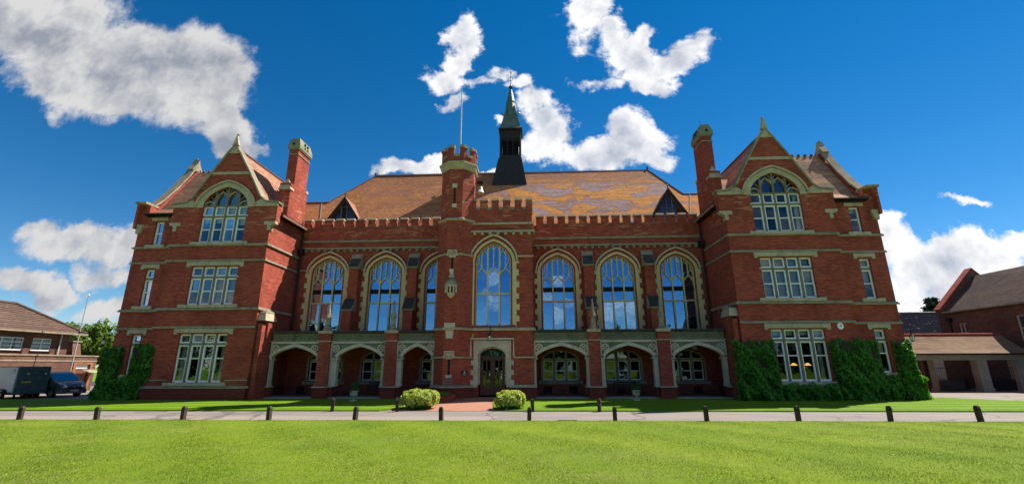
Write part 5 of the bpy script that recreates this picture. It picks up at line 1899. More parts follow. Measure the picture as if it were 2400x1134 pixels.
# ------------------------------------------------------------------ benches in the porch
def bench(x0, x1, y, label):
    e = empty('garden_bench', ((x0 + x1) / 2, y, .12), label, 'bench', 'slatted benches in the arcade')
    z = .12
    for x in (x0 + .04, x1 - .10):
        mb = MB()
        mb.box(x, x + .06, y - .28, y - .22, z, z + .62)
        mb.hexa([(x, y + .12, z), (x + .06, y + .12, z), (x + .06, y + .18, z), (x, y + .18, z)], [(x, y + .24, z + .92), (x + .06, y + .24, z + .92), (x + .06, y + .29, z + .92), (x, y + .29, z + .92)])
        mb.box(x, x + .06, y - .219, y + .12, z + .32, z + .38)
        mb.build('leg', 'bench_wood', e)
        mb = MB()
        mb.box(x - .01, x + .07, y - .30, y + .17, z + .622, z + .66)
        mb.build('armrest', 'bench_wood', e)
    mb = MB()
    for i in range(5):
        mb.box(x0 + .02, x1 - .02, y - .27 + i * .085, y - .20 + i * .085, z + .385, z + .41)
    mb.build('seat', 'bench_wood', e)
    mb = MB()
    mb.box(x0 + .1, x1 - .1, y + .20, y + .24, z + .82, z + .90)
    mb.box(x0 + .1, x1 - .1, y + .13, y + .17, z + .46, z + .51)
    n = int((x1 - x0 - .3) / .11)
    for i in range(n + 1):
        x = x0 + .14 + i * (x1 - x0 - .32) / n
        mb.hexa([(x, y + .14, z + .511), (x + .05, y + .14, z + .511), (x + .05, y + .16, z + .511), (x, y + .16, z + .511)], [(x, y + .21, z + .819), (x + .05, y + .21, z + .819), (x + .05, y + .23, z + .819), (x, y + .23, z + .819)])
    mb.build('backrest', 'bench_wood', e)
    bpy.context.view_layer.update()
    e.scale = (.9, .8, .76)


bench(-9.55, -8.05, 2.9, 'slatted brown wooden bench in the second arch from the left')
bench(4.35, 5.95, 2.85, 'dark wooden bench in the middle right arch')

# porch bulkhead lights
for x, side in ((-13.0, 'leftmost'), (9.3, 'rightmost')):
    e = empty('porch_light', (x, 3.5, 2.62), 'small white box light on the porch wall inside the %s arch' % side, 'light')
    mb = MB()
    mb.box(x - .11, x + .11, 3.45, 3.598, 2.56, 2.70)
    mb.build('body', 'white_paint', e, bevel=.01)
    mb = MB()
    mb.box(x - .09, x + .09, 3.43, 3.449, 2.57, 2.66)
    mb.build('diffuser', 'lampglass', e)


# ------------------------------------------------------------------ lanterns, signs and other small things on the walls
def lantern(name, c, label, bracket):
    e = empty(name, c, label, 'lantern')
    x, y, z = c
    mb = MB()
    for q in range(6):
        a_ = q * math.pi / 3
        mb.tube([(x + .075 * math.cos(a_), y + .075 * math.sin(a_), z - .16), (x + .105 * math.cos(a_), y + .105 * math.sin(a_), z + .06)], .010, 4)
    mb.lathe([(.05, -.20), (.08, -.17), (.08, -.155)], c, 6)
    mb.lathe([(.13, .06), (.12, .08), (.05, .17), (.03, .22), (.04, .25), (.01, .30)], c, 6)
    mb.build('frame', 'black_iron', e)
    mb = MB()
    mb.lathe([(.068, -.15), (.098, .058)], c, 6)
    mb.build('glazing', 'lampglass', e)
    mb = MB()
    for pts in bracket:
        mb.tube(pts, .016, 5)
    mb.build('bracket', 'black_iron', e)


y0 = TY
lantern('wall_lantern', (-2.27, y0 - .42, 3.13), 'black iron lantern hanging above the entrance door',
        [[(-2.27, y0 - .002, 3.62), (-2.27, y0 - .25, 3.72), (-2.27, y0 - .42, 3.62), (-2.27, y0 - .42, 3.42)], [(-2.27, y0 - .002, 3.40), (-2.27, y0 - .2, 3.5), (-2.27, y0 - .3, 3.68)]])
lantern('wall_lantern', (-23.28, .35, 3.02), 'black lantern on a long iron arm at the left corner of the school',
        [[(-22.62, .30, 3.30), (-23.36, .35, 3.30)], [(-23.28, .35, 3.32), (-23.28, .35, 3.2)], [(-22.62, .30, 3.62), (-23.2, .35, 3.31)]])
lantern('wall_lantern', (19.15, .55, 3.0), 'black lantern on an iron arm at the right corner of the school',
        [[(18.54, .5, 3.36), (19.15, .55, 3.36)], [(19.15, .55, 3.38), (19.15, .55, 3.2)], [(18.54, .5, 3.0), (18.95, .53, 3.34)]])

e = empty('security_camera', (-22.62, .2, 3.52), 'white dome security camera at the left corner of the school', 'camera')
mb = MB(); mb.lathe([(.02, -.10), (.075, -.06), (.085, .0), (.07, .04)], (-22.5, .12, 3.5), 12); mb.build('dome', 'white_paint', e, smooth=True)
mb = MB(); mb.box(-22.56, -22.44, .10, .248, 3.52, 3.58); mb.build('mount', 'metal_grey', e)

e = empty('alarm_box', (15.36, -.02, 3.52), 'round white alarm bell box on the right wing above the creeper', 'alarm')
mb = MB()
mb.panel([(15.36 + .15 * math.cos(a_ * math.pi / 8), 3.55 + .17 * math.sin(a_ * math.pi / 8)) for a_ in range(16)], (), -.075, -.003)
mb.build('cover', 'white_paint', e, bevel=.015)
mb = MB(); mb.box(15.32, 15.41, -.079, -.0755, 3.53, 3.60); mb.build('badge', 'lead', e)

e = empty('wall_plaque', (-3.73, .2, 1.32), 'navy blue name plaque with crest on the turret beside the door', 'sign')
a_ = -math.pi / 2 + math.pi / 4       # right hand front facet of the turret
nv = Vector((math.cos(a_), math.sin(a_), 0)); tv = Vector((-nv.y, nv.x, 0))
oc = Vector((tcx, tcy, 0)) + nv * (tr + .032)
F = lambda u, v_, z: tuple(oc + tv * u + nv * v_ + Vector((0, 0, z)))
mb = MB(F); mb.box(-.21, .16, .002, .022, 1.20, 1.46); mb.build('board', 'navy', e)
mb = MB(F)
mb.panel([(-.065, 1.41), (.015, 1.41), (.015, 1.37), (-.025, 1.335), (-.065, 1.37)], (), .0225, .025)
for z, w_ in ((1.30, .11), (1.265, .13), (1.235, .08)):
    for i in range(6):
        mb.box(-.025 - w_ + i * w_ / 3 + .008, -.025 - w_ + (i + 1) * w_ / 3 - .008, .0225, .025, z - .009, z + .009)
mb.build('lettering', 'cream', e)

e = empty('hydrant_sign', (-3.24, TY - .01, 3.24), 'small yellow hydrant sign with a black H on the tower wall', 'sign')
mb = MB(); mb.box(-3.33, -3.15, TY - .02, TY - .003, 3.16, 3.34); mb.build('plate', 'yellow', e)
mb = MB()
mb.box(-3.30, -3.275, TY - .024, TY - .0205, 3.19, 3.31); mb.box(-3.205, -3.18, TY - .024, TY - .0205, 3.19, 3.31); mb.box(-3.275, -3.205, TY - .024, TY - .0205, 3.24, 3.262)
mb.build('letter', 'dark', e)

# paper notices behind the door glass
for i, (x, z, w_, h, lab) in enumerate(((-1.93, 1.53, .15, .09, 'small white notice taped high on the right entrance door'), (-1.88, 1.35, .10, .15, 'white paper notice below the small one on the right entrance door'),
                                        (-1.64, 1.33, .16, .19, 'largest white notice on the right entrance door with pale blue print'), (-1.66, 1.10, .17, .15, 'lowest notice with dark marks on the right entrance door'),
                                        (-2.61, 1.36, .09, .09, 'small white notice on the left entrance door'), (-2.32, 1.30, .09, .22, 'tall white notice near the meeting edge of the left entrance door'))):
    e = empty('door_notice', (x, 1.265, z), lab, 'notice', 'notices on the entrance doors')
    mb = MB(); mb.box(x - w_ / 2, x + w_ / 2, 1.262, 1.266, z - h / 2, z + h / 2); mb.build('paper', 'cream', e)
    mb = MB()
    for k in range(3):
        mb.box(x - w_ * .35, x + w_ * (.1 + .1 * k), 1.259, 1.2615, z - h * .3 + k * h * .25, z - h * .3 + k * h * .25 + .012)
    mb.build('print', 'lead', e)

# bell hung beside the turret
e = empty('bell', (-3.02, 1.25, 11.6), 'bronze bell hanging in a bracket on the right of the turret', 'bell')
mb = MB(); mb.lathe([(.02, .42), (.09, .40), (.13, .30), (.15, .12), (.20, .03), (.24, .0), (.22, .0), (.12, .25)], (-2.98, 1.25, 11.52), 16); mb.build('body', 'bronze', e, smooth=True)
mb = MB(); mb.tube([(-3.4, 1.25, 12.12), (-2.85, 1.25, 12.12)], .03, 6); mb.tube([(-2.98, 1.25, 12.12), (-2.98, 1.25, 11.9)], .025, 6); mb.box(-3.18, -2.80, 1.0, 1.5, 12.16, 12.2); mb.build('bracket', 'black_iron', e)

# flagpoles
e = empty('flagpole', (-4.25, 1.2, 13.4), 'tall thin pale flagpole rising from the octagonal turret', 'flagpole')
mb = MB(); mb.tube([(-4.25, 1.2, 13.3), (-4.25, 1.2, 18.25)], [.055, .03], 8); mb.build('pole', 'pole_white', e)
mb = MB(); mb.lathe([(.02, 0), (.05, .03), (.05, .07), (.01, .1)], (-4.25, 1.2, 18.25), 8); mb.build('finial', 'pole_white', e)
e = empty('flagpole', (-31.6, 7.0, 0), 'white flagpole standing beside the low outbuilding on the left', 'flagpole')
mb = MB(); mb.tube([(-31.6, 7.0, 0), (-31.6, 7.0, 6.55)], [.045, .022], 8); mb.build('pole', 'pole_grey', e)
mb = MB(); mb.lathe([(.02, 0), (.06, .03), (.06, .08), (.01, .12)], (-31.6, 7.0, 6.55), 8); mb.build('finial', 'white_paint', e)
mb = MB(); mb.box(-31.66, -31.54, 6.94, 7.06, 3.95, 4.05); mb.build('clamp', 'black_iron', e)


# ------------------------------------------------------------------ creepers on the wings
def creeper(label, boxes, density, seed, size=.135):
    """boxes: (axis, wall plane, outward sign, a0, a1, z0, z1, thickness, rounded 0/1)"""
    rg = np.random.default_rng(seed)
    PP, NN = [], []
    mb = MB()
    for (ax, w0, sg, a0, a1, z0, z1, th) in boxes:
        n = int((a1 - a0) * (z1 - z0) * density)
        a = rg.uniform(a0 - .04, a1 + .04, n)
        z = z0 + (z1 - z0) * rg.random(n)
        wob = .10 * np.sin(a * 5.1 + z * 2.2 + seed) + .08 * np.sin(z * 6.3 + a * 1.7) + .05 * np.sin(a * 13 + z * 9)
        dep = th * (1.0 + wob * 2.2) * (1 - .35 * rg.random(n) ** 2)
        edge = np.minimum(np.minimum(a - a0 + .10, a1 - a + .10), z1 - z + .08)
        dep *= np.clip(edge / .22, .25, 1)
        dep *= np.clip(1.25 - .22 * (z - z0), .7, 1.35)
        z = z + .07 * np.sin(a * 7 + seed) * (z > z1 - .35) + .05 * np.sin(a * 17) * (z > z1 - .35)
        q = np.empty((n, 3)); m_ = np.zeros((n, 3))
        if ax == 'y':
            q[:, 0], q[:, 1], q[:, 2] = a, w0 + sg * dep, z
            m_[:, 1] = sg
        else:
            q[:, 1], q[:, 0], q[:, 2] = a, w0 + sg * dep, z
            m_[:, 0] = sg
        m_[:, 2] = .45
        PP.append(q); NN.append(m_)
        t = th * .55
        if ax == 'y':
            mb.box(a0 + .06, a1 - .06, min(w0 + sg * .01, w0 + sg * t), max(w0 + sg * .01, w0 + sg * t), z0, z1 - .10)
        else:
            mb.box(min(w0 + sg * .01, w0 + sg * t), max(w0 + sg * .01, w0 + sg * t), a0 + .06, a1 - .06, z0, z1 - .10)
    P = np.concatenate(PP); N_ = np.concatenate(NN)
    e = empty('climbing_plant', (float(P[:, 0].mean()), float(P[:, 1].mean()), .04), label, 'creeper', 'creepers trained on the wings')
    leaves('foliage', P, N_, size, 'ivy', e, jit=.5, droop=.2, seed=seed)
    mb.build('shade_backing', 'creeper_shade', e)  # backing boxes coloured as the shade behind the leaves


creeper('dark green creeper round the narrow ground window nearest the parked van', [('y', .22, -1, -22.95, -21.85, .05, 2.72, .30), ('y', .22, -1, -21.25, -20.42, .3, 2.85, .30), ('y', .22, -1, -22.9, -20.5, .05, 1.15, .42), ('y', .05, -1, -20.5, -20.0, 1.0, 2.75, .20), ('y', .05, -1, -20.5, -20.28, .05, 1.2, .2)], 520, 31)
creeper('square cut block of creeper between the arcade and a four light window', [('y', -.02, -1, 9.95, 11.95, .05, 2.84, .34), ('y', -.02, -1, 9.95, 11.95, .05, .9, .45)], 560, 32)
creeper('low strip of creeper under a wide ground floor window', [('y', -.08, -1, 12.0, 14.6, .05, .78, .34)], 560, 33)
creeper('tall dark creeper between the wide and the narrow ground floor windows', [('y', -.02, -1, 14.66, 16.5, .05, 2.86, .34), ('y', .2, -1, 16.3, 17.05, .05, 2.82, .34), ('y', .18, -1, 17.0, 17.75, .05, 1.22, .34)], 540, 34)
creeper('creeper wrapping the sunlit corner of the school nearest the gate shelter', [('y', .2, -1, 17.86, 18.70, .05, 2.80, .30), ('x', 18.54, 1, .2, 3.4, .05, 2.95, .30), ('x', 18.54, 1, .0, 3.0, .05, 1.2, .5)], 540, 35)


# ------------------------------------------------------------------ trees
def tree(name, base, height, rad, m_, label, seed, n=5200, size=.42, conifer=False, group=None, crown0=.25):
    e = empty(name, base, label, 'tree', group)
    rg = np.random.default_rng(seed)
    bx, by, bz = base
    mb = MB()
    mb.tube([(bx, by, bz - .1), (bx + .1, by, bz + height * .3), (bx - .05, by + .1, bz + height * (.92 if conifer else .6))], [height * .03, height * .02, height * .006], 8)
    tips = []
    for i in range(11):
        a_ = i * 2.399
        z = height * (crown0 + .06 + (.85 - crown0) * i / 11)
        r = rad * (1.0 - i / 13) * .6
        mb.tube([(bx, by, bz + z * .8), (bx + r * .5 * math.cos(a_), by + r * .5 * math.sin(a_), bz + z * .95), (bx + r * math.cos(a_), by + r * math.sin(a_), bz + z)], [height * .012, height * .008, height * .003], 6)
    mb.build('trunk', 'bark', e)
    if conifer:
        k = 26
        PP = []
        for t in range(k):
            f = t / k
            z = height * (.12 + .88 * f)
            rr = rad * (1 - f) ** .8
            for b_ in range(9):
                a_ = rg.uniform(0, 6.28)
                m2 = max(6, int(n / k / 9))
                s = rg.random(m2) ** .7
                PP.append(np.c_[bx + rr * s * math.cos(a_) + rg.normal(0, .10, m2), by + rr * s * math.sin(a_) + rg.normal(0, .10, m2), bz + z - rr * .25 * s + .25 * rr * s ** 3 + rg.normal(0, .08, m2)])
        P = np.concatenate(PP)
        N_ = P - np.array([bx, by, 0]); N_[:, 2] = .5
    else:
        ncl = 46
        cl_ = []
        for i in range(ncl):
            d = rg.normal(0, 1, 3); d /= np.linalg.norm(d)
            d[2] = d[2] * .9
            cl_.append((np.array([bx, by, bz + height * (crown0 + 1) / 2]) + d * np.array([rad, rad, height * (1 - crown0) / 2]) * rg.uniform(.45, .92), rad * rg.uniform(.16, .34)))
        PP, NN = [], []
        for c_, r_ in cl_:
            m2 = n // ncl
            d = rg.normal(0, 1, (m2, 3)); d /= np.linalg.norm(d, axis=1)[:, None]
            PP.append(c_ + d * r_ * rg.uniform(.55, 1.05, m2)[:, None]); NN.append(d)
        P = np.concatenate(PP); N_ = np.concatenate(NN) + np.array([0, 0, .3])
    leaves('crown', P, N_, size, m_, e, jit=.55, seed=seed)
    return e


tree('broadleaf_tree', (-44.5, 20.5, 0), 6.2, 3.0, 'tree_leaf', 'leafy green tree behind the white flagpole on the left', 41, n=6500, size=.34)
tree('broadleaf_tree', (-39.6, 22.5, 0), 5.7, 2.6, 'tree_light', 'bright green tree against the left corner of the school', 42, n=6000, size=.32)
tree('broadleaf_tree', (-47.0, 27.0, 0), 5.2, 3.2, 'tree_light', 'paler tree further back behind the outbuilding roof', 43, n=5000, size=.36)
tree('conifer', (51.4, 37.5, 0), 10.1, 3.0, 'conifer_leaf', 'dark spiky conifer above the slate roof, taller left one of two', 44, n=5200, size=.34, conifer=True, group='conifers behind the slate roof')
tree('conifer', (53.0, 38.4, 0), 10.3, 2.7, 'conifer_leaf', 'dark spiky conifer above the slate roof, right one beside the gable', 45, n=4600, size=.34, conifer=True, group='conifers behind the slate roof')
tree('broadleaf_tree', (33.0, 17.0, 0), 3.6, 1.9, 'tree_leaf', 'green tree seen through the opening of the gate shelter', 46, n=3000, size=.2)

for x, y, lab in ((13.9, 2.0, 'small lit amber pendant lamp inside the wide ground floor window, nearer the arcade'), (14.62, 2.0, 'small lit amber pendant lamp inside the wide ground floor window, farther from the arcade')):
    e = empty('pendant_lamp', (x, y, 1.7), lab, 'lamp', 'lit lamps behind the ground floor window')
    mb = MB(); mb.lathe([(.05, .10), (.16, .0), (.15, -.03), (.04, .07)], (x, y, 1.68), 14); mb.build('shade', 'lamp_shade', e)
    mb = MB(); mb.tube([(x, y, 1.76), (x, y, 3.9)], .006, 4); mb.build('cord', 'dark', e)

# parkland trees on the far side of the lawn: seen only as reflections in the lower windows
for i in range(12):
    tree('broadleaf_tree', (-77 + i * 14.0 + (i * 37 % 5) - 2, -60 - (i * 53 % 7), 0), 8.0 + (i * 29 % 5) * .45, 8.2, 'tree_dark', 'leafy parkland tree mirrored in the ground floor windows, %s from the left' % ORD[i], 60 + i, n=2600, size=1.1, group='parkland trees facing the school', crown0=.02)

# ------------------------------------------------------------------ left outbuilding
ob = empty('outbuilding', (-36, 4, 0), 'brown brick outbuilding with hipped tiled roof and white windows behind the horse trailer', 'building')
WX = -33.2
mb = MB()
mb.panel([(-9.0, 0), (10.4, 0), (10.4, 2.42), (-9.0, 2.42)], [rect(8.75, 9.95, 0, 1.95)], WX - .3, WX, 'x')
mb.box(-46, WX - .3, 10.1, 10.4, 0, 2.42)
mb.panel([(-9.0, 2.30), (8.55, 2.30), (8.55, 4.0), (-9.0, 4.0)], [rect(1.6, 3.35, 2.78, 3.62), rect(-1.0, 1.2, 2.78, 3.62), rect(5.35, 6.75, 2.76, 3.60), rect(3.75, 5.0, 2.76, 3.60)][::1] if False else [rect(3.62, 5.55, 2.76, 3.60), rect(1.0, 3.1, 2.76, 3.60), rect(6.65 - .55, 7.35, 2.74, 3.58)], WX - .95, WX - .65, 'x')
mb.box(-46, WX - .95, 8.25, 8.55, 2.3, 4.0)
mb.build('wall', 'brick_brown', ob)
mb = MB()
mb.box(WX - .36, WX + .05, -9.0, 10.45, 2.422, 2.50)
mb.box(WX - .05, WX + .03, -9.0, 10.42, 2.06, 2.14)
mb.box(-46, WX - .3, -9, 10.3, 2.2, 2.29)
mb.build('coping', 'stone_dark', ob)
mb = MB()
ey, ex = 9.2, WX - .1
mb.hexa([(ex, -9, 3.96), (ex, ey, 3.96), (-46, ey, 3.96), (-46, -9, 3.96)], [(ex, -9, 4.02), (ex, ey, 4.02), (-46, ey, 4.02), (-46, -9, 4.02)])
zr = 6.0
for z in range(14):
    f0, f1 = z / 14, (z + 1) / 14
    r0 = [(ex - 3.6 * f0, -9, 4.02 + 2.0 * f0 + .05), (ex - 3.6 * f0, ey - 2.2 * f0, 4.02 + 2.0 * f0 + .05), (-46, ey - 2.2 * f0, 4.02 + 2.0 * f0 + .05)]
    r1 = [(ex - 3.6 * f1, -9, 4.02 + 2.0 * f1), (ex - 3.6 * f1, ey - 2.2 * f1, 4.02 + 2.0 * f1), (-46, ey - 2.2 * f1, 4.02 + 2.0 * f1)]
    mb.quad(r0[0], r0[1], r1[1], r1[0])
    mb.quad(r0[1], r0[2], r1[2], r1[1])
    b0 = [(p[0], p[1], p[2] - .05) for p in r0]
    mb.quad(b0[0], b0[1], r0[1], r0[0])
    mb.quad(b0[1], b0[2], r0[2], r0[1])
mb.quad((ex - 3.6, -9, 6.02), (ex - 3.6, ey - 2.2, 6.02), (-46, ey - 2.2, 6.02), (-46, -9, 6.02))
rf = mb.build('roof', 'tiles_brown', ob, recalc=False)
mb = MB()
mb.tube([(ex, ey, 4.08), (ex - 3.6, ey - 2.2, 6.08)], .10, 6)
mb.tube([(ex - 3.6, ey - 2.2, 6.08), (ex - 3.6, -9, 6.08)], .10, 6)
setp(mb.build('ridge_tile', 'tiles_brown'), rf)
mb = MB(); mb.box(ex + .002, ex + .10, -9, ey + .05, 3.93, 4.03); mb.build('gutter', 'stone_dark', ob)
mb = MB(); mb.tube([(WX - .55, 7.85, 3.9), (WX - .55, 7.85, 2.5)], .045, 6); mb.build('drainpipe', 'pole_white', ob)
for y0, y1 in ((1.0, 3.1), (3.62, 5.55), (6.1, 7.35)):
    mb, gl = MB(), MB()
    x = WX - .75
    n = 3 if y1 - y0 > 1.6 else 2
    wv_ = (y1 - y0 - .06 * (n + 1)) / n
    hs = []
    for i in range(n):
        a = y0 + .06 + i * (wv_ + .06)
        hs += [rect(a, a + wv_, 2.82, 3.03), rect(a, a + wv_, 3.07, 3.26), rect(a, a + wv_, 3.32, 3.53)]
    mb.panel(rect(y0, y1, 2.76, 3.58), hs, x, x + .06, 'x')
    win = mb.build('window', 'white_paint', ob)
    gl.quad((x + .02, y0, 2.78), (x + .02, y1, 2.78), (x + .02, y1, 3.56), (x + .02, y0, 3.56))
    setp(gl.build('pane', 'glass', recalc=False), win)
    s_ = MB(); s_.box(WX - .66, WX - .58, y0 - .06, y1 + .06, 2.68, 2.745)
    setp(s_.build('sill', 'dark_wood'), win)
mb = MB(); mb.box(-45, -35.6, -8.8, 8.2, 2.31, 3.9); mb.build('interior', 'interior', ob)
mb = MB()
mb.panel([(8.62, 0), (10.08, 0), (10.08, 2.02), (8.62, 2.02)], [rect(8.82, 9.90, 0, 1.86)], WX + .002, WX + .09, 'x')
dd = mb.build('door_frame', 'orange_wood', ob)
mb = MB(); mb.box(WX - .12, WX - .06, 8.83, 9.88, .02, 1.52); mb.build('door', 'door_brown', ob)
mb = MB(); mb.box(WX - .10, WX - .05, 8.83, 9.88, 1.56, 1.84); mb.build('fanlight', 'lampglass', ob)
mb = MB(); mb.hexa([(WX + .1, 9.2, 1.42), (WX + .75, 9.2, 1.30), (WX + .75, 10.2, 1.30), (WX + .1, 10.2, 1.42)], [(WX + .1, 9.2, 1.50), (WX + .75, 9.2, 1.36), (WX + .75, 10.2, 1.36), (WX + .1, 10.2, 1.50)]); mb.build('door_canopy', 'stone_pale', ob)

# small tiled lean-to behind, seen beside the flagpole
lt = empty('garden_wall', (-36.5, 12.0, 0), 'stepped brown brick wall end behind the white flagpole', 'wall')
mb = MB(); mb.hexa([(-37.2, 11.2, 0), (-35.6, 11.2, 0), (-35.6, 12.2, 0), (-37.2, 12.2, 0)], [(-37.0, 11.4, 3.6), (-36.5, 11.4, 3.6), (-36.5, 12.0, 3.6), (-37.0, 12.0, 3.6)]); mb.build('brickwork', 'brick_brown', lt)
mb = MB(); mb.box(-37.1, -36.4, 11.3, 12.1, 3.602, 3.68); mb.build('coping', 'stone_dark', lt)

# ------------------------------------------------------------------ van
def mark_chars(mb, y0, y1, z0, z1, x, pat):
    """small dark strokes for a number plate that cannot be read in the picture"""
    n = len(pat)
    wv_ = (y1 - y0) / n
    for i, ch in enumerate(pat):
        if ch == ' ':
            continue
        a = y0 + i * wv_
        mb.box(x, x + .003, a + wv_ * .12, a + wv_ * .30, z0, z1)
        mb.box(x, x + .003, a + wv_ * .62, a + wv_ * .80, z0, z1)
        zz = {'a': .45, 'b': .1, 'c': .8, 'd': .6}[ch]
        mb.box(x, x + .003, a + wv_ * .30, a + wv_ * .62, z0 + (z1 - z0) * zz * .8, z0 + (z1 - z0) * (zz * .8 + .2))


vx, vy = -26.05, 2.35           # nose, near side
van = empty('parked_van', (vx - 2.4, vy + .95, 0), 'dark grey delivery van parked nose out behind the horse trailer', 'van')
VP = [(0, .38), (.0, .62), (-.06, .80), (-.22, .98), (-.55, 1.12), (-.95, 1.22), (-1.30, 1.50), (-1.70, 1.80), (-2.0, 1.90), (-2.5, 1.95), (-4.6, 1.93), (-4.72, 1.7), (-4.75, .40), (-4.15, .32), (-.35, .28)]
bm_ = MB()
def vw(z, x):
    w_ = .95 - max(0, z - 1.0) * .14
    if x > -.5:
        w_ -= .13 * ((x + .5) / .5) ** 2
    return w_
L_ = [bm_.v((vx + x, vy + .95 - vw(z, x), z)) for x, z in VP]
R_ = [bm_.v((vx + x, vy + .95 + vw(z, x), z)) for x, z in VP]
n = len(VP)
for i in range(n):
    j = (i + 1) % n
    bm_.face([L_[i], L_[j], R_[j], R_[i]])
for side in (L_, R_):
    flat = [Vector((VP[i][0], VP[i][1], 0)) for i in range(n)]
    for t in tessellate_polygon([flat]):
        bm_.face([side[i] for i in t])
body = bm_.build('body', 'van_paint', van, bevel=.05)
for p in body.data.polygons:
    p.use_smooth = False
def on_side(x, z, off=.006):
    return (vx + x, vy + .95 - vw(z, x) - off, z)
mb = MB()   # windscreen, slightly proud of the slope
ws = [(-1.00, 1.245), (-1.36, 1.545), (-1.78, 1.835)]
for (a, za), (c, zc) in zip(ws, ws[1:]):
    w0_, w1_ = vw(za, a) - .07, vw(zc, c) - .08
    mb.quad((vx + a + .01, vy + .95 - w0_, za + .012), (vx + a + .01, vy + .95 + w0_, za + .012), (vx + c + .01, vy + .95 + w1_, zc + .012), (vx + c + .01, vy + .95 - w1_, zc + .012))
mb.build('windscreen', 'glass_car', van, recalc=False)
mb = MB()
mb.quad((vx - 1.05, vy + .10, 1.20), (vx - 1.05, vy + 1.8, 1.20), (vx - 1.75, vy + 1.75, 1.78), (vx - 1.75, vy + .15, 1.78)); mb.build('cabin', 'dark', van, recalc=False)
mb = MB()
mb.face([mb.v(on_side(x, z)) for x, z in ((-1.32, 1.22), (-2.25, 1.20), (-2.25, 1.76), (-1.85, 1.76))])
mb.build('side_window', 'dark', van, recalc=False)
mb = MB()
mb.ribbon([(-1.22, 1.10), (-1.22, .42), (-2.35, .42), (-2.35, 1.80)], .012, vy - .004, vy + .03)
for v in mb.bm.verts:
    v.co.x += vx
mb.build('door_seam', 'dark', van)
mb = MB()
mb.hexa([(vx - .45, vy - .012, .28), (vx + .05, vy + .10, .28), (vx + .05, vy + 1.80, .28), (vx - .45, vy + 1.912, .28)], [(vx - .45, vy - .012, .60), (vx + .06, vy + .10, .60), (vx + .06, vy + 1.80, .60), (vx - .45, vy + 1.912, .60)])
mb.box(vx - 4.2, vx - 1.1, vy - .02, vy - .002, .42, .56)
bp_ = mb.build('bumper', 'van_plastic', van, bevel=.03)
mb = MB(); mb.box(vx + .02, vx + .075, vy + .35, vy + 1.55, .30, .42); setp(mb.build('lower_grille', 'metal_grey'), bp_)
mb = MB()
mb.hexa([(vx + .0, vy + .42, .66), (vx + .0, vy + 1.48, .66), (vx - .1, vy + 1.48, .66), (vx - .1, vy + .42, .66)], [(vx - .06, vy + .40, .80), (vx - .06, vy + 1.50, .80), (vx - .16, vy + 1.50, .80), (vx - .16, vy + .40, .80)])
for v in mb.bm.verts:
    v.co.x += .03
gr = mb.build('grille', 'dark', van)
mb = MB()
for q in (.44, 1.08):
    mb.box(vx - .02, vx + .035, vy + q, vy + q + .38, .73, .765)
setp(mb.build('chrome_strip', 'chrome'), gr)
mb = MB(); mb.hexa([(vx + .02, vy + .95, .64), (vx + .02, vy + 1.03, .74), (vx + .0, vy + 1.03, .74), (vx + .0, vy + .95, .64)], [(vx + .02, vy + .87, .74), (vx + .01, vy + .95, .86), (vx - .01, vy + .95, .86), (vx + .0, vy + .87, .74)]); setp(mb.build('emblem', 'chrome'), gr)
for q in (0, 1):
    mb = MB()
    s_ = 1 if q else -1
    yc = vy + .95
    pts = [(-.00, .50, .74), (-.05, .76, .76), (-.42, .90, .98), (-.42, .86, 1.08), (-.24, .66, 1.0), (-.08, .50, .86)]
    ctr = [(vx + a + .02, yc + s_ * c, z) for a, c, z in pts]
    inn = [(vx + a - .08, yc + s_ * (c - .05), z - .03) for a, c, z in pts]
    mb.hexa(inn, ctr)
    hl = mb.build('headlight', 'lampglass', van)
    mb = MB(); mb.lathe([(.07, 0), (.075, .03), (.05, .05)], (0, 0, 0), 10)
    for v in mb.bm.verts:
        v.co = Vector((vx - .10 + v.co.z, yc + s_ * .66 + v.co.x, .86 + v.co.y))
    setp(mb.build('reflector', 'chrome'), hl)
mb = MB(); mb.box(vx + .062, vx + .078, vy + .70, vy + 1.22, .46, .57)
np_ = mb.build('number_plate', 'white_paint', van)
mb = MB(); mark_chars(mb, vy + .73, vy + 1.19, .485, .55, vx + .0785, 'abd ca'); setp(mb.build('characters', 'dark'), np_)
for x in (vx - .92, vx - 3.95):
    for q in (0, 1):
        yy = vy + .02 if q == 0 else vy + 1.88
        s_ = 1 if q == 0 else -1
        mb = MB(lambda a, b_, c, x=x, yy=yy, s_=s_: (x + a, yy + s_ * c, .335 + b_))
        mb.lathe([(.20, -.035), (.31, -.035), (.335, .0), (.335, .15), (.31, .20)], (0, 0, 0), 24)
        wl = mb.build('wheel', 'rubber', van)
        mb = MB(lambda a, b_, c, x=x, yy=yy, s_=s_: (x + a, yy + s_ * c, .335 + b_))
        mb.lathe([(.05, -.055), (.06, -.05)], (0, 0, 0), 10)
        mb.ribbon([(.185 * math.cos(t * math.pi / 10), .185 * math.sin(t * math.pi / 10)) for t in range(20)], .04, 0, .05, closed=True) if False else None
        for t in range(6):
            a_ = t * math.pi / 3
            c1_, s1_ = math.cos(a_), math.sin(a_)
            P_ = lambda r, w_: (r * c1_ - w_ * s1_, r * s1_ + w_ * c1_)
            q4_ = [P_(.04, -.035), P_(.20, -.05), P_(.20, .05), P_(.04, .035)]
            mb.hexa([(a, b_, -.05) for a, b_ in q4_], [(a, b_, -.036) for a, b_ in q4_])
        mb.lathe([(.19, -.052), (.215, -.048), (.215, -.035)], (0, 0, 0), 24)
        setp(mb.build('rim', 'metal_grey'), wl)
        if q == 0:
            mb = MB(); mb.ribbon([(x + .40 * math.cos(t * math.pi / 12), .335 + .40 * math.sin(t * math.pi / 12)) for t in range(13)], .09, vy - .016, vy + .06); setp(mb.build('wheel_arch', 'dark'), wl)
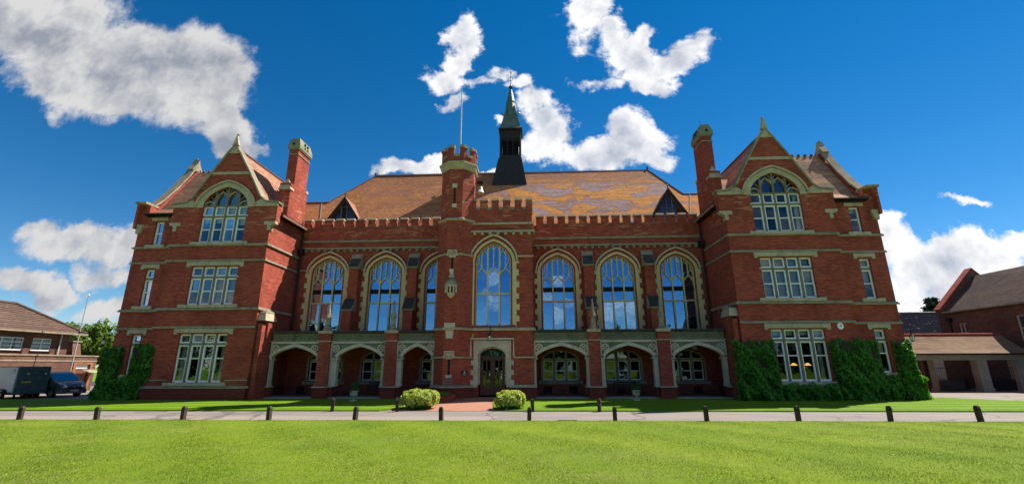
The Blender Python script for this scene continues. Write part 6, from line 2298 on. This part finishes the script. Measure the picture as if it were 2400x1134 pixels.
for q in (0, 1):
    yy = vy - .10 if q == 0 else vy + 1.95
    mb = MB(); mb.box(vx - 1.42, vx - 1.30, yy, yy + .16 if q == 0 else yy + .05, 1.08, 1.32)
    mb.build('mirror', 'black_iron', van, bevel=.03)
mb = MB(); mb.tube([(vx - 1.06, vy + .3, 1.275), (vx - 1.25, vy + .9, 1.44)], .012, 5); mb.tube([(vx - 1.06, vy + 1.0, 1.275), (vx - 1.22, vy + 1.6, 1.41)], .012, 5); mb.build('wiper', 'dark', van)

bpy.context.view_layer.update()
van.scale = (.74, .74, .74)
van.rotation_euler = (0, 0, R(-12))
van.location = (-27.48 - 1.48 * .74 * .978 + .95 * .74 * .208 * 1, 2.15 + 1.48 * .74 * .208 + .95 * .74 * .978, 0)

# ------------------------------------------------------------------ horse trailer
tx, ty = -28.25, .25            # ramp end, near side
tr_ = empty('horse_trailer', (tx - 2, ty + .9, 0), 'white sided livestock trailer with a dark green ramp door, standing in front of the van', 'trailer')
mb = MB()
mb.box(tx - 4.0, tx - .42, ty, ty + 1.85, .45, 2.28)
mb.build('body', 'trailer_white', tr_, bevel=.03)
mb = MB()
mb.box(tx - 4.02, tx - .40, ty - .02, ty + 1.87, 2.282, 2.34)
mb.box(tx - .418, tx - .30, ty - .02, ty + .04, .42, 2.33)
mb.box(tx - .418, tx - .30, ty + 1.81, ty + 1.87, .42, 2.33)
mb.box(tx - 4.02, tx - .40, ty - .015, ty - .002, .46, .53)
mb.build('rail', 'trailer_rail', tr_)
mb = MB()
mb.hexa([(tx - .30, ty + .0, .36), (tx - .20, ty + .0, .36), (tx - .20, ty + 1.85, .36), (tx - .30, ty + 1.85, .36)], [(tx - .36, ty + .0, 2.30), (tx - .26, ty + .0, 2.30), (tx - .26, ty + 1.85, 2.30), (tx - .36, ty + 1.85, 2.30)])
rp_ = mb.build('ramp', 'trailer_green', tr_)
mb = MB()
sl_ = lambda z: tx - .20 - (z - .36) * .031
for y in (.0, .34, .68, 1.02, 1.36, 1.74):
    mb.hexa([(sl_(.45), ty + y + .02, .45), (sl_(.45) + .045, ty + y + .02, .45), (sl_(.45) + .045, ty + y + .10, .45), (sl_(.45), ty + y + .10, .45)],
            [(sl_(2.0), ty + y + .02, 2.0), (sl_(2.0) + .045, ty + y + .02, 2.0), (sl_(2.0) + .045, ty + y + .10, 2.0), (sl_(2.0), ty + y + .10, 2.0)])
mb.hexa([(sl_(2.02), ty, 2.02), (sl_(2.02) + .05, ty, 2.02), (sl_(2.02) + .05, ty + 1.85, 2.02), (sl_(2.02), ty + 1.85, 2.02)], [(sl_(2.12), ty, 2.12), (sl_(2.12) + .05, ty, 2.12), (sl_(2.12) + .05, ty + 1.85, 2.12), (sl_(2.12), ty + 1.85, 2.12)])
mb.hexa([(sl_(1.5), ty + .5, 1.5), (sl_(1.5) + .04, ty + .5, 1.5), (sl_(1.5) + .04, ty + 1.3, 1.5), (sl_(1.5), ty + 1.3, 1.5)], [(sl_(1.55), ty + .5, 1.55), (sl_(1.55) + .04, ty + .5, 1.55), (sl_(1.55) + .04, ty + 1.3, 1.55), (sl_(1.55), ty + 1.3, 1.55)])
setp(mb.build('stiffener', 'trailer_green'), rp_)
mb = MB(); x_ = sl_(1.2) + .05; mb.box(x_, x_ + .012, ty + .28, ty + .80, 1.15, 1.26)
pl_ = mb.build('number_plate', 'yellow', tr_)
mb = MB(); mark_chars(mb, ty + .31, ty + .77, 1.175, 1.24, x_ + .0125, 'cab da'); setp(mb.build('characters', 'dark'), pl_)
for y in (.5, 1.5):
    mb = MB(); mb.box(sl_(1.8) + .045, sl_(1.8) + .08, ty + y, ty + y + .12, 1.75, 1.83); mb.build('tail_lamp', 'lampglass', tr_)
for x in (tx - 1.5, tx - 2.35):
    for yy, s_ in ((ty - .16, 1), (ty + 2.0, -1)):
        mb = MB(lambda a, b_, c, x=x, yy=yy, s_=s_: (x + a, yy + s_ * c, .29 + b_))
        mb.lathe([(.12, .0), (.27, .0), (.29, .03), (.29, .13), (.27, .16)], (0, 0, 0), 20)
        wl = mb.build('wheel', 'rubber', tr_)
        mb = MB(lambda a, b_, c, x=x, yy=yy, s_=s_: (x + a, yy + s_ * c, .29 + b_))
        mb.lathe([(.04, -.01), (.14, -.006), (.15, .01)], (0, 0, 0), 16)
        setp(mb.build('rim', 'metal_grey'), wl)
mb = MB(); mb.ribbon([(tx - 1.05, .42), (tx - 1.15, .62), (tx - 1.5, .70), (tx - 2.35, .70), (tx - 2.7, .62), (tx - 2.8, .42)], .04, ty - .22, ty - .003); mb.build('mudguard', 'rubber', tr_)
mb = MB(); mb.box(tx - 3.9, tx - .45, ty + .2, ty + 1.65, .30, .44); mb.box(tx - .9, tx - .8, ty + .3, ty + .4, .0, .3); mb.box(tx - .9, tx - .8, ty + 1.45, ty + 1.55, .0, .3); mb.build('chassis', 'dark', tr_)
mb = MB()
for (a, za, b2, zb2) in ((-.95, 2.05, -.6, 2.12), (-.9, 2.0, -.62, 2.05), (-.98, 1.88, -.8, 1.94)):
    mb.hexa([(tx + a, ty - .006, za), (tx + b2, ty - .006, zb2 - .05), (tx + b2, ty - .002, zb2 - .05), (tx + a, ty - .002, za)], [(tx + a, ty - .006, za + .05), (tx + b2, ty - .006, zb2), (tx + b2, ty - .002, zb2), (tx + a, ty - .002, za + .05)])
mb.build('maker_mark', 'trailer_green', tr_)

bpy.context.view_layer.update()
tr_.scale = (.74, .74, .74)
tr_.rotation_euler = (0, 0, R(-18))
tr_.location = (-28.1 - 1.03, .75 + 1.03, 0)

# ------------------------------------------------------------------ right: gate shelter, hall and slate roofed range
gs = empty('gate_shelter', (27.5, 8.5, 0), 'open gate shelter with long tiled roof on pale pillars beside the brown hall', 'shelter')
gx0, gx1 = 19.0, 31.9
mb = MB()
pf = [(7.55, 2.36), (8.0, 2.62), (8.6, 3.06), (9.3, 3.62)]
for (a, z), (c, d_) in zip(pf, pf[1:]):
    mb.hexa([(gx0, a, z - .06), (gx1, a, z - .06), (gx1, c, d_ - .06), (gx0, c, d_ - .06)], [(gx0, a, z), (gx1, a, z), (gx1, c, d_), (gx0, c, d_)])
    mb.hexa([(gx0, 18.6 - a, z - .06), (gx1, 18.6 - a, z - .06), (gx1, 18.6 - c, d_ - .06), (gx0, 18.6 - c, d_ - .06)], [(gx0, 18.6 - a, z), (gx1, 18.6 - a, z), (gx1, 18.6 - c, d_), (gx0, 18.6 - c, d_)])
rf = mb.build('roof', 'tiles_gate', gs)
mb = MB(); mb.tube([(gx0, 9.3, 3.64), (gx1, 9.3, 3.64)], .09, 8); setp(mb.build('ridge_tile', 'brick'), rf)
mb = MB(); mb.box(gx0, gx1, 7.48, 7.56, 2.28, 2.37); setp(mb.build('gutter', 'black_iron'), rf)
mb = MB()
mb.box(gx0, gx1, 7.9, 8.25, 1.95, 2.32)
mb.box(gx0, gx1, 10.4, 10.7, 1.95, 2.32)
mb.build('beam', 'render_grey', gs)
mb = MB(); mb.box(gx0, gx1, 8.26, 10.39, 2.33, 2.36); mb.build('ceiling', 'soffit', gs)
for x, w_ in ((24.3, .8), (26.3, .62), (29.0, .62), (31.35, .62)):
    mb = MB(); mb.box(x - w_ / 2, x + w_ / 2, 7.95, 8.45, 0, 1.948); pi_ = mb.build('pillar', 'render_grey', gs)
    mb = MB(); mb.box(x - w_ / 2 - .04, x + w_ / 2 + .04, 7.91, 8.49, 0, .22); setp(mb.build('base', 'render_grey'), pi_)
mb = MB()
mb.box(27.3, 27.6, 10.4, 10.7, 0, 1.948)
mb.build('back_pier', 'brick_brown', gs)
mb = MB()
mb.box(29.4, 32, 12.2, 12.5, 0, 2.3)
mb.build('back_wall', 'brick_brown', gs)
for i, (x0, x1, yy, lab) in enumerate(((25.85, 27.35, 7.7, 'open black iron gate leaf beside the first pale pillar'), (27.6, 28.6, 8.8, 'black iron gate leaf in the middle bay of the shelter'), (29.4, 31.0, 8.2, 'closed black iron gate in the right bay of the shelter'))):
    e = empty('iron_gate', ((x0 + x1) / 2, yy, 0), lab, 'gate', 'iron gates of the shelter')
    mb = MB()
    n = int((x1 - x0) / .11)
    for k in range(n + 1):
        x = x0 + k * (x1 - x0) / n
        mb.tube([(x, yy, .08), (x, yy, 1.52)], .011, 4)
    mb.build('bar', 'black_iron', e)
    mb = MB()
    for z in (.08, .72, 1.45):
        mb.box(x0, x1, yy - .015, yy + .015, z, z + .035)
    mb.build('rail', 'black_iron', e)
    mb = MB(); mb.panel(rect(x0, x1, .12, .70), (), yy - .006, yy + .006); mb.build('lower_panel', 'black_iron', e)

hb = empty('side_hall', (37, 8, 0), 'tall brown brick hall with steep dark tiled roof rising behind the gate shelter', 'building')
hx = 33.0
mb = MB()
mb.panel([(-4.0, 0), (14.6, 0), (14.6, 5.62), (-4.0, 5.9)], [rect(12.75, 13.45, 3.95, 4.75), rect(7.2, 9.1, 2.75, 4.9)], hx, hx + .4, 'x')
mb.panel([(hx + .4, 0), (hx + 5.6, 0), (hx + 5.6, 5.7), (hx + 2.9, 8.6), (hx + .4, 5.7)], (), 14.2, 14.6)
mb.box(hx + .4, hx + 5.6, -4, -3.7, 0, 5.8)
mb.panel([(10.1, 2.9), (11.6, 2.9), (11.6, 4.75), (10.1, 4.75)], [rect(10.2, 11.5, 3.0, 4.65)], hx - .03, hx - .002, 'x')
mb.panel([(14.62, 0), (15.0, 0), (15.0, 5.6), (14.62, 5.6)], (), hx, hx + .4, 'x')
wl_ = mb.build('wall', 'brick_brown', hb)
mb = MB()
mb.hexa([(hx - .25, -4, 5.72), (hx + 2.85, -4, 8.45), (hx + 2.85, 14.3, 8.45), (hx - .25, 14.3, 5.52)], [(hx - .25, -4, 5.86), (hx + 2.85, -4, 8.60), (hx + 2.85, 14.3, 8.60), (hx - .25, 14.3, 5.66)])
mb.hexa([(hx + 2.85, -4, 8.45), (hx + 6.0, -4, 5.7), (hx + 6.0, 14.3, 5.5), (hx + 2.85, 14.3, 8.45)], [(hx + 2.85, -4, 8.60), (hx + 6.0, -4, 5.85), (hx + 6.0, 14.3, 5.65), (hx + 2.85, 14.3, 8.60)])
mb.build('roof', 'tiles_dark', hb)
mb = MB()
mb.panel([(hx - .35, 5.45), (hx - .35, 5.85), (hx + 2.85, 9.15), (hx + 6.0, 5.9), (hx + 6.0, 5.4), (hx + 2.85, 8.6)], (), 14.25, 14.75)
mb.build('gable_parapet', 'brick_brown', hb)
mb = MB()
mb.ribbon([(hx - .4, 5.90), (hx + 2.85, 9.24), (hx + 6.0, 5.95)], .10, 14.2, 14.8)
mb.build('coping', 'brick', hb)
mb = MB(); mb.box(hx - .36, hx - .25, -4, 14.2, 5.60, 5.70); mb.build('gutter', 'stone_dark', hb)
mb = MB(); mb.tube([(hx - .08, 14.0, 5.2), (hx - .08, 14.0, 2.0)], .06, 6); mb.hexa([(hx - .2, 13.85, 4.9), (hx - .005, 13.85, 4.9), (hx - .005, 14.15, 4.9), (hx - .2, 14.15, 4.9)], [(hx - .25, 13.8, 5.2), (hx - .005, 13.8, 5.2), (hx - .005, 14.2, 5.2), (hx - .25, 14.2, 5.2)]); mb.build('drainpipe', 'black_iron', hb)
for y0, y1, z0, z1, n in ((12.75, 13.45, 3.95, 4.75, 2), (7.2, 9.1, 2.75, 4.9, 3)):
    mb = MB()
    wv_ = (y1 - y0 - .08 * (n + 1)) / n
    zm = z0 + (z1 - z0) * .6
    hs = []
    for i in range(n):
        a = y0 + .08 + i * (wv_ + .08)
        hs += [rect(a, a + wv_, z0 + .08, zm - .03), rect(a, a + wv_, zm + .03, z1 - .07)] if n == 3 else [rect(a, a + wv_, z0 + .08, z1 - .07)]
    mb.panel(rect(y0, y1, z0, z1), hs, hx + .12, hx + .2, 'x')
    win = mb.build('window', 'stone_pale', hb)
    mb = MB(); mb.quad((hx + .17, y0, z0), (hx + .17, y1, z0), (hx + .17, y1, z1), (hx + .17, y0, z1)); setp(mb.build('pane', 'glass', recalc=False), win)
    mb = MB(); mb.box(hx - .08, hx - .002, y0 - .1, y1 + .1, z0 - .12, z0 - .01); setp(mb.build('sill', 'stone'), win)
mb = MB(); mb.box(hx - .06, hx - .002, -3.9, 8.9, 2.22, 2.42); mb.build('string_course', 'stone', hb)
mb = MB(); mb.box(hx + .9, hx + 5.4, -3.6, 14.1, 0, 5.4); mb.build('interior', 'interior', hb)

sb = empty('slate_range', (27, 17, 0), 'long low range with a dark slate roof behind the gate shelter', 'building')
mb = MB()
mb.box(19.6, 36.5, 15.2, 21.0, 0, 4.0)
mb.build('wall', 'brick_brown', sb)
mb = MB()
mb.hexa([(19.3, 14.8, 3.95), (36.8, 14.8, 3.95), (36.8, 18.0, 5.95), (19.3, 18.0, 5.95)], [(19.3, 14.8, 4.08), (36.8, 14.8, 4.08), (36.8, 18.0, 6.05), (19.3, 18.0, 6.05)])
mb.hexa([(19.3, 18.0, 5.95), (36.8, 18.0, 5.95), (36.8, 21.3, 3.95), (19.3, 21.3, 3.95)], [(19.3, 18.0, 6.05), (36.8, 18.0, 6.05), (36.8, 21.3, 4.05), (19.3, 21.3, 4.05)])
rf = mb.build('roof', 'slate_roof', sb)
mb = MB(); mb.tube([(19.3, 18.0, 6.08), (36.8, 18.0, 6.08)], .07, 6); setp(mb.build('ridge', 'lead'), rf)
